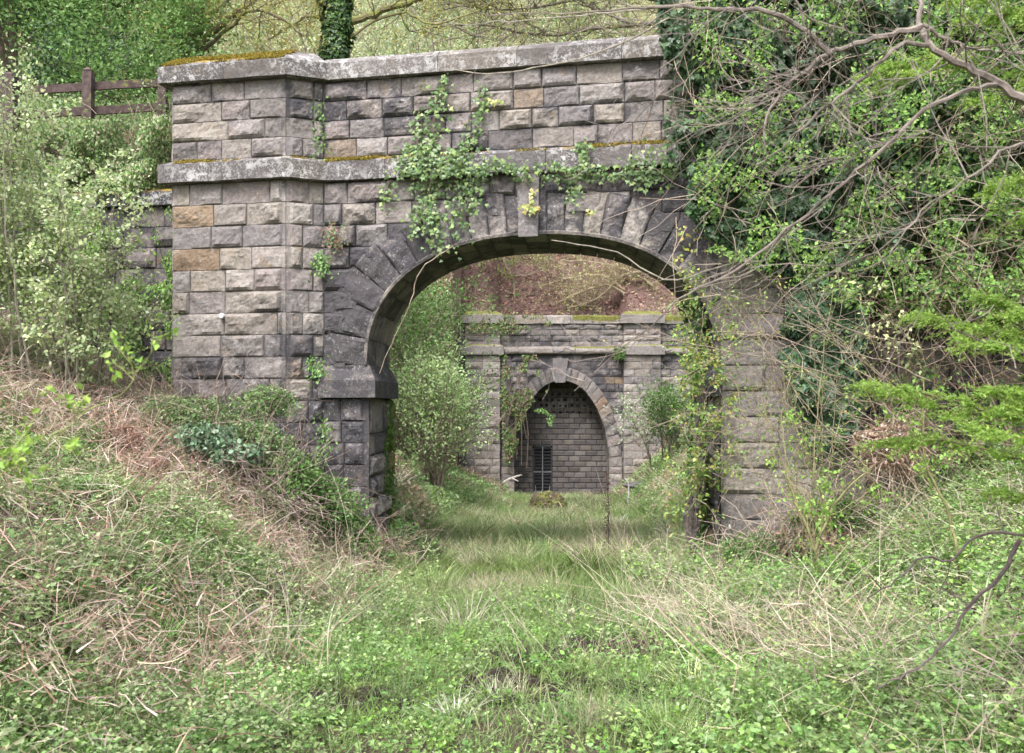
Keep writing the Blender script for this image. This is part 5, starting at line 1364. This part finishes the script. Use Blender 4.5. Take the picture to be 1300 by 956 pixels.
spray('hazel_sprig', 'pale yellow-green leafy sprig beside the ivy tongue', 'shrub', [[(1150, 420, 11), (1110, 395, 11), (1075, 370, 11)], [(1170, 440, 11), (1120, 425, 11)], [(1200, 440, 11), (1150, 445, 10.9), (1115, 440, 10.9)]], 154, [(.4, .46, .2), (.5, .52, .28)], .06, rad=.006, twn=7, tl=.25, per=1, lvl=1)

# ---- big overhanging branch, top right foreground
DB = 5.0
spray('overhanging_branch', 'grey-brown tree branch forking across the top right corner close to the camera', 'branch', [
    [(1420, 190, DB-.3), (1300, 128, DB), (1270, 107, DB), (1217, 80, DB), (1182, 59, DB), (1170, 31, DB+.1), (1168, -10, DB+.2)],
    [(1170, 33, DB), (1120, 47, DB), (1054, 68, DB+.1), (1023, 90, DB+.1), (988, 125, DB+.2), (973, 148, DB+.2), (972, 188, DB+.2)],
    [(1054, 68, DB), (1022, 38, DB), (968, 14, DB), (930, 12, DB+.2), (850, 9, DB+.4), (760, 14, DB+.5)],
    [(1182, 57, DB), (1150, 56, DB), (1115, 80, DB-.1), (1085, 108, DB-.1), (1052, 131, DB-.1), (1020, 160, DB-.1), (960, 210, DB)],
    [(1265, 108, DB), (1220, 118, DB-.1), (1175, 137, DB-.1), (1145, 165, DB-.1), (1098, 207, DB-.1), (1030, 265, DB), (930, 345, DB), (860, 380, DB+.1)],
    [(1172, 31, DB), (1205, 52, DB), (1260, 64, DB+.1), (1320, 70, DB+.1)], [(1010, 0, DB), (1020, 28, DB), (1037, 72, DB)],
    [(1400, 170, DB-.5), (1290, 185, DB-.5), (1230, 225, DB-.5), (1180, 260, DB-.4), (1130, 320, DB-.4)]],
    161, G_BRIGHT, .04, (.21, .175, .15), twn=8, tl=.6, per=0, rr=[.030, .016, .013, .012, .012, .009, .006, .008], lvl=2)
spray('drooping_branch', 'dark bowed branch hanging low over the nettles at the lower right', 'branch', [
    [(1420, 690, 6), (1300, 682, 6), (1262, 676, 6), (1235, 684, 6), (1205, 712, 6), (1175, 706, 6), (1145, 730, 6), (1100, 760, 6)],
    [(1296, 684, 6), (1268, 735, 6), (1235, 765, 6), (1205, 810, 6), (1160, 850, 6), (1110, 875, 6)], [(1235, 762, 6), (1200, 785, 6), (1185, 790, 6)]],
    162, G_BRIGHT, .03, (.15, .11, .11), twn=3, tl=.3, per=0, rr=[.013, .014, .007], lvl=1)

# feathery larch-like sprays
FEA = [(.22, .36, .06), (.30, .46, .09), (.17, .28, .05), (.38, .52, .15)]
def feather(label, paths, seed, N, cols=FEA, nl=.045):
    r = np.random.default_rng(seed); o0 = P(*paths[0][0]); t = thing('feathery_spray', label, 'branch', o0); mb = MB(); mc = MB()
    for path in paths:
        pts = smooth_path([P(*q) for q in path], 26, .004, r); tube(mb, pts, np.linspace(.008, .002, 26), (.16, .13, .08), 4)
        for k in range(N):
            j_ = r.integers(2, 26); d = nrm(pts[min(j_+1, 25)]-pts[j_-1]); sd = nrm(np.cross(d, UP))*r.choice([-1, 1])
            dd_ = nrm(d*.9+sd*r.uniform(.3, 1.0)+UP*r.uniform(-.30, .22)); L = r.uniform(.10, .34)*(1.15-.6*j_/26)
            m = 9; tp = pts[j_][None]+dd_[None]*np.linspace(0, L, m)[:, None]+np.array([0, 0, -1])[None]*(np.linspace(0, 1, m)**2*L*.12)[:, None]
            tube(mb, tp, np.linspace(.002, .001, m), (.2, .17, .08), 3)
            q = np.repeat(tp, 6, 0)+r.normal(size=(m*6, 3))*.008; n = len(q)
            s2 = nrm(np.cross(dd_, UP)); sg = r.choice([-1, 1], (n, 1))
            leaves(mc, q, nrm(dd_*.6+s2*sg*.6+r.normal(size=(n, 3))*.6), nrm(np.array([0, -.5, .6])+r.normal(size=(n, 3))*.6), nl*r.uniform(.6, 1.2, n), pal(n, cols, .13, None, r), wid=.6)
    mb.build('branch', M_bark, t, loc=o0); mc.build('foliage', M_feather, t, loc=o0)
M_feather = leaf_material('feathery_leaf', .5, .3, .55)
DF = 5.2
feather('lower layered spray of vivid green feathery foliage at the right edge', [
    [(1400, 600, DF), (1300, 585, DF), (1200, 560, DF), (1120, 560, DF+.2)], [(1400, 520, DF), (1300, 515, DF), (1220, 525, DF), (1140, 500, DF+.1)],
    [(1400, 540, DF), (1280, 530, DF), (1200, 505, DF), (1105, 490, DF)], [(1400, 570, DF-.2), (1320, 560, DF-.2), (1240, 545, DF-.2)], [(1420, 500, DF), (1340, 500, DF), (1260, 495, DF)]], 171, 34, nl=.030)
feather('middle spray of vivid green feathery foliage at the right edge', [
    [(1400, 450, DF+.3), (1300, 425, DF+.3), (1240, 415, DF+.3), (1170, 400, DF+.3)], [(1400, 400, DF+.3), (1300, 395, DF+.3), (1250, 370, DF+.3)], [(1400, 440, DF), (1320, 440, DF), (1230, 435, DF)], [(1420, 420, DF), (1340, 405, DF), (1290, 400, DF)]], 172, 34, nl=.030)
feather('upper spray of vivid green feathery foliage under the forked branch', [
    [(1400, 60, DF+.5), (1300, 85, DF+.5), (1220, 80, DF+.5), (1130, 105, DF+.5)], [(1400, 110, DF+.5), (1300, 115, DF+.5), (1240, 128, DF+.5)], [(1400, 20, DF+.3), (1300, 15, DF+.3), (1230, 25, DF+.3)], [(1400, -20, DF+.3), (1290, -8, DF+.3), (1210, -5, DF+.3)], [(1250, 90, DF+.5), (1180, 75, DF+.5), (1120, 90, DF+.5)]], 173, 30, nl=.030)
feather('thin spray of green feathery foliage below the long bowed branch', [[(1400, 215, DF), (1320, 225, DF), (1260, 240, DF)], [(1400, 250, DF), (1330, 265, DF), (1290, 275, DF)]], 174, 26, nl=.03)
feather('green feathery spray low at the right edge over the nettles', [[(1420, 620, DF), (1340, 635, DF), (1270, 625, DF)], [(1400, 680, DF), (1330, 660, DF)]], 175, 24, nl=.03)
# blurred sprig close on the left
spray('leafy_sprig', 'out of focus bright green sprigs close to the camera at the left', 'sprig', [[(-60, 640, 3.4), (0, 605, 3.4), (40, 585, 3.4), (85, 545, 3.4)], [(60, 560, 4), (110, 525, 4), (150, 500, 4), (180, 465, 4)], [(-60, 600, 3.6), (-10, 590, 3.6), (25, 575, 3.6)]], 181, [(.2, .36, .05), (.3, .44, .09)], .035, (.25, .28, .1), rad=.003, twn=5, tl=.12, per=2, lvl=1, lrad=.012)

# ---- tall pale dead stalks
def stalks(label, items, seed, cols=DRY):
    r = np.random.default_rng(seed); b, t_, w_ = [], [], []
    for (bx, by, tx, ty, D0, n, sp) in items:
        for k in range(n):
            D_ = D0+r.normal()*.35; p0 = P(bx+r.normal()*sp, by, D_); p0[2] = float(H(p0[0], p0[1]))
            p1 = P(tx+r.normal()*sp*1.5, ty+r.normal()*sp*.8, D_+r.normal()*.4); p1 = p0+(p1-p0)*r.uniform(.55, 1.05)
            b.append(p0); t_.append(p1); w_.append(r.uniform(.004, .0075))
    mb = MB(); n = len(b); strips(mb, np.array(b), np.array(t_), np.array(w_), pal(n, cols, .18, None, r), .11, 8, r=r, sag=.12)
    return tag(mb.build('dead_stalks', M_dry), label, 'dead stalks', kind='stuff')
PALE = [(.54, .46, .36), (.62, .54, .43), (.42, .34, .26)]
stalks('big pale clump of long dead grass stalks leaning left in the middle of the cutting', [(900, 800, 770, 620, 8.8, 20, 34), (960, 815, 810, 660, 8.6, 34, 40), (870, 800, 830, 640, 9.2, 22, 36), (800, 800, 720, 590, 9.0, 9, 30), (930, 800, 850, 700, 9.0, 60, 44), (860, 790, 800, 700, 9.3, 60, 50)], 191, PALE)
stalks('tall thin straw stalks standing at the left of the foreground', [(270, 866, 240, 700, 8.0, 16, 30), (340, 866, 330, 640, 8.0, 14, 30), (400, 850, 450, 690, 8.4, 18, 34), (60, 870, 20, 700, 7.4, 12, 40), (440, 760, 425, 560, 10.5, 8, 14), (170, 866, 100, 780, 7.5, 26, 40)], 192, PALE)
stalks('slim straw stalks rising in front of the floor of the cutting', [(660, 866, 600, 730, 8.0, 4, 8), (690, 860, 640, 700, 8.4, 5, 18), (640, 780, 636, 740, 9.5, 5, 14), (1010, 866, 940, 720, 8.2, 16, 40), (1100, 840, 1180, 620, 9, 16, 50), (1250, 760, 1120, 620, 9.5, 24, 40)], 193, PALE)

# ---- things in the cutting beyond the arch
def rock(name, label, cat, c, r3, seed, mat, col, moss=0.3):
    import bmesh
    bm = bmesh.new(); bmesh.ops.create_icosphere(bm, subdivisions=4, radius=1); v = np.array([q.co[:] for q in bm.verts]); f = np.array([[q.index for q in p.verts] for p in bm.faces]); bm.free()
    k = .65+.7*fbm(v+seed, 1.4, 4, seed); k = np.round(k*9)/9*.5+k*.5
    mb = MB(); mb.add(v*k[:, None]*np.array(r3)+np.array(c), f, col); return mb
p = P(696, 658, 27.0); gz = float(H(p[0], 27.0))
st_ = thing('mossy_stump', 'mossy rotten tree stump in the grass in front of the tunnel mouth', 'stump', (p[0], 27.0, gz))
mb = rock('s', '', '', (p[0], 27.0, gz+.2), (.48, .42, .42), 5, None, (.1, .075, .05)); mb.build('stump', M_mossbark, st_, loc=(p[0], 27.0, gz))
r = np.random.default_rng(201); n = 900; v = rdir(n, r); v[:, 2] = np.abs(v[:, 2]); mb = MB()
leaves(mb, np.array([p[0], 27.0, gz+.2])+v*[.5, .45, .42], rdir(n, r), nrm(v+UP*.3), .06, pal(n, G_MID+[(.2, .2, .05)]+BRACK, .2, None, r)); mb.build('moss', M_leaf, st_, loc=(p[0], 27.0, gz))
b = P(772, 735, 14.6); b[2] = float(H(b[0], b[1])); tp = P(770, 598, 14.6)
wd_ = thing('dock_stalk', 'dark dead dock stalk standing upright in the grass under the arch', 'dead plant', b); mb = MB(); tube(mb, smooth_path([b, (b+tp)/2+[.02, 0, 0], tp], 12, .004, r), np.linspace(.009, .005, 12), (.07, .055, .05), 5)
n = 420; t_ = r.random(n); q = b*(1-t_)[:, None]+tp*t_[:, None]+r.normal(size=(n, 3))*.025; leaves(mb, q, rdir(n, r), rdir(n, r), .028, pal(n, [(.08, .055, .045), (.13, .09, .07)], .2, None, r)); mb.build('seed_head', M_dry, wd_, loc=b)
b = P(797, 655, 30); b[2] = float(H(b[0], 30.0)); mb = MB(); tube(mb, smooth_path([b, P(798, 625, 30), P(797, 612, 30), P(793, 607, 30)], 12), np.linspace(.035, .022, 12), (.5, .48, .46), 6)
tag(mb.build('pale_stick', M_bark), 'pale bleached stick with a bent top standing right of the tunnel mouth', 'stick')
b = P(822, 640, 33); b[2] = float(H(b[0], 33.0))-.2; mb = MB(); bar(mb, b, P(822, 606, 33), .13, .13, (.08, .06, .05)); tag(mb.build('short_post', M_wood), 'short dark timber post on the slope right of the tunnel mouth', 'post')
b = P(820, 628, 32); b[2] = float(H(b[0], 32.0))+.12; mb = MB(); mb.add((rock('x', '', '', (0, 0, 0), (.62, .3, .14), 9, None, (.5, .1, .1)).v[0])+b, rock('x', '', '', (0, 0, 0), (.62, .3, .14), 9, None, (.5, .1, .1)).li[0].reshape(-1, 3), (.4, .2, .1))
tag(mb.build('fallen_slab', M_far), 'pale fallen stone slab lying on the slope right of the tunnel mouth', 'stone slab')
mb = MB(); p0, p1 = P(640, 612, 38.5), P(662, 603, 38.2); tube(mb, smooth_path([P(635, 618, 38.8), p0, P(652, 606, 38.4), p1], 10), np.linspace(.06, .03, 10), (.5, .45, .4), 5); tube(mb, [P(650, 607, 38.4), P(658, 611, 38.2)], [.03, .02], (.5, .45, .4), 5)
tag(mb.build('broken_branch', M_bark), 'broken pale branch poking out at the left foot of the tunnel mouth', 'branch')
# creepers hanging on the portal left of the tunnel mouth
def pcurt(N, poly, cols, size, seed, name, label, dens=.5, y0=DP-.3, stems=0):
    r = np.random.default_rng(seed); poly = np.array(poly, float); q = r.uniform(poly.min(0), poly.max(0), (N, 2)); x_, y_ = q[:, 0], q[:, 1]; ins = np.zeros(N, bool); j = len(poly)-1
    for i_ in range(len(poly)):
        xi, yi_, xj, yj = *poly[i_], *poly[j]; ins ^= ((yi_ > y_) != (yj > y_)) & (x_ < (xj-xi)*(y_-yi_)/(yj-yi_+1e-9)+xi); j = i_
    k = ins & (fbm(np.stack([x_*.06, y_*.06, 0*x_], -1), 1, 3, seed) > 1-dens); x_, y_ = x_[k], y_[k]; n = len(x_)
    p = np.stack([(x_-650)/F*y0, y0-r.random(n)*.2, CZ+(HOR-y_)/F*y0], -1); mb = MB()
    leaves(mb, p, nrm([0, 0, -1.]+r.normal(size=(n, 3))*.6), nrm(np.array([0, -1., .3])+r.normal(size=(n, 3))*.35), size*r.uniform(.6, 1.2, n), pal(n, cols, .18, None, r))
    for s_ in range(stems):
        a = P(r.uniform(645, 668), r.uniform(460, 520), y0-.1); b_ = a+[r.normal()*.4-.3, 0, -r.uniform(1, 3.2)]; tube(mb, smooth_path([a, (a+b_)/2+r.normal(size=3)*.15, b_], 8), .015, (.25, .2, .16), 3)
    return tag(mb.build(name, M_leaf), label, 'creeper')
pcurt(9000, [(640, 450), (680, 450), (700, 490), (668, 520), (655, 570), (640, 600), (636, 500)], G_LIGHT+G_MID+BRACK, .10, 211, 'creeper', 'creeper of mixed green and brown hanging left of the portal keystone', .52, stems=18)
pcurt(2600, [(585, 398), (700, 398), (700, 412), (640, 425), (585, 420)], G_MID+G_LIGHT+BRACK, .08, 212, 'ivy', 'ivy tufts along the coping at the left of the portal', .45)
pcurt(1200, [(675, 520), (705, 515), (700, 540), (680, 545)], G_LIGHT, .10, 213, 'creeper', 'few green sprigs hanging in the tunnel mouth at left', .35, DP-.4)
pcurt(1500, [(780, 440), (792, 440), (792, 455), (780, 455)], G_MID, .09, 214, 'wall_fern', 'green tuft growing beside the right pilaster on the portal string course', .8)
# white plastic markers
for (px, py, nn, lab) in ((281, 401, .37, 'small round white marker fixed on the left pilaster'), (927, 668, .17, 'tiny round white marker fixed low on the right pilaster')):
    u, z, _ = face(px, py, nn); mb = MB(); th = np.linspace(0, 2*pi, 20, endpoint=False); rd_ = .036 if px < 500 else .02
    ring1 = W(u+np.cos(th)*rd_, nn, z+np.sin(th)*rd_*1.05); ring2 = W(u+np.cos(th)*rd_*.8, nn+.014, z+np.sin(th)*rd_*.8); ring0 = W(u+np.cos(th)*rd_, nn-.05, z+np.sin(th)*rd_)
    V = np.concatenate([ring0, ring1, ring2]); jj = np.arange(20); mb.add(V, np.concatenate([np.stack([jj, (jj+1) % 20, 20+(jj+1) % 20, 20+jj], 1), np.stack([20+jj, 20+(jj+1) % 20, 40+(jj+1) % 20, 40+jj], 1)])); mb.add(ring2, [list(range(20))])
    tag(mb.build('wall_marker', plain('white_plastic', (.8, .8, .78), .4)), lab, 'marker')
# clods of bare earth on the muddy patch
R9 = np.random.default_rng(220); mb = MB()
for k in range(420):
    x_ = R9.uniform(-1.8, 1.5); y_ = R9.uniform(6.8, 9.4)
    if mudf(np.array([x_]), np.array([y_]))[0] < .3: continue
    s_ = R9.uniform(.03, .09); rk = rock('c', '', '', (x_, y_, float(H(x_, y_))+.01), (s_*1.3, s_, s_*.6), int(R9.integers(99)), None, (.05, .038, .032)); mb.v += rk.v; mb.li += [rk.li[0]+mb.n]; mb.lt += rk.lt; mb.c += [np.tile([.05, .04, .034], (len(rk.v[0]), 1))]; mb.m += rk.m; mb.n += rk.n
tag(mb.build('earth_clods', M_ground), 'dark churned clods of earth on the muddy patch in the foreground', 'clods', kind='stuff')
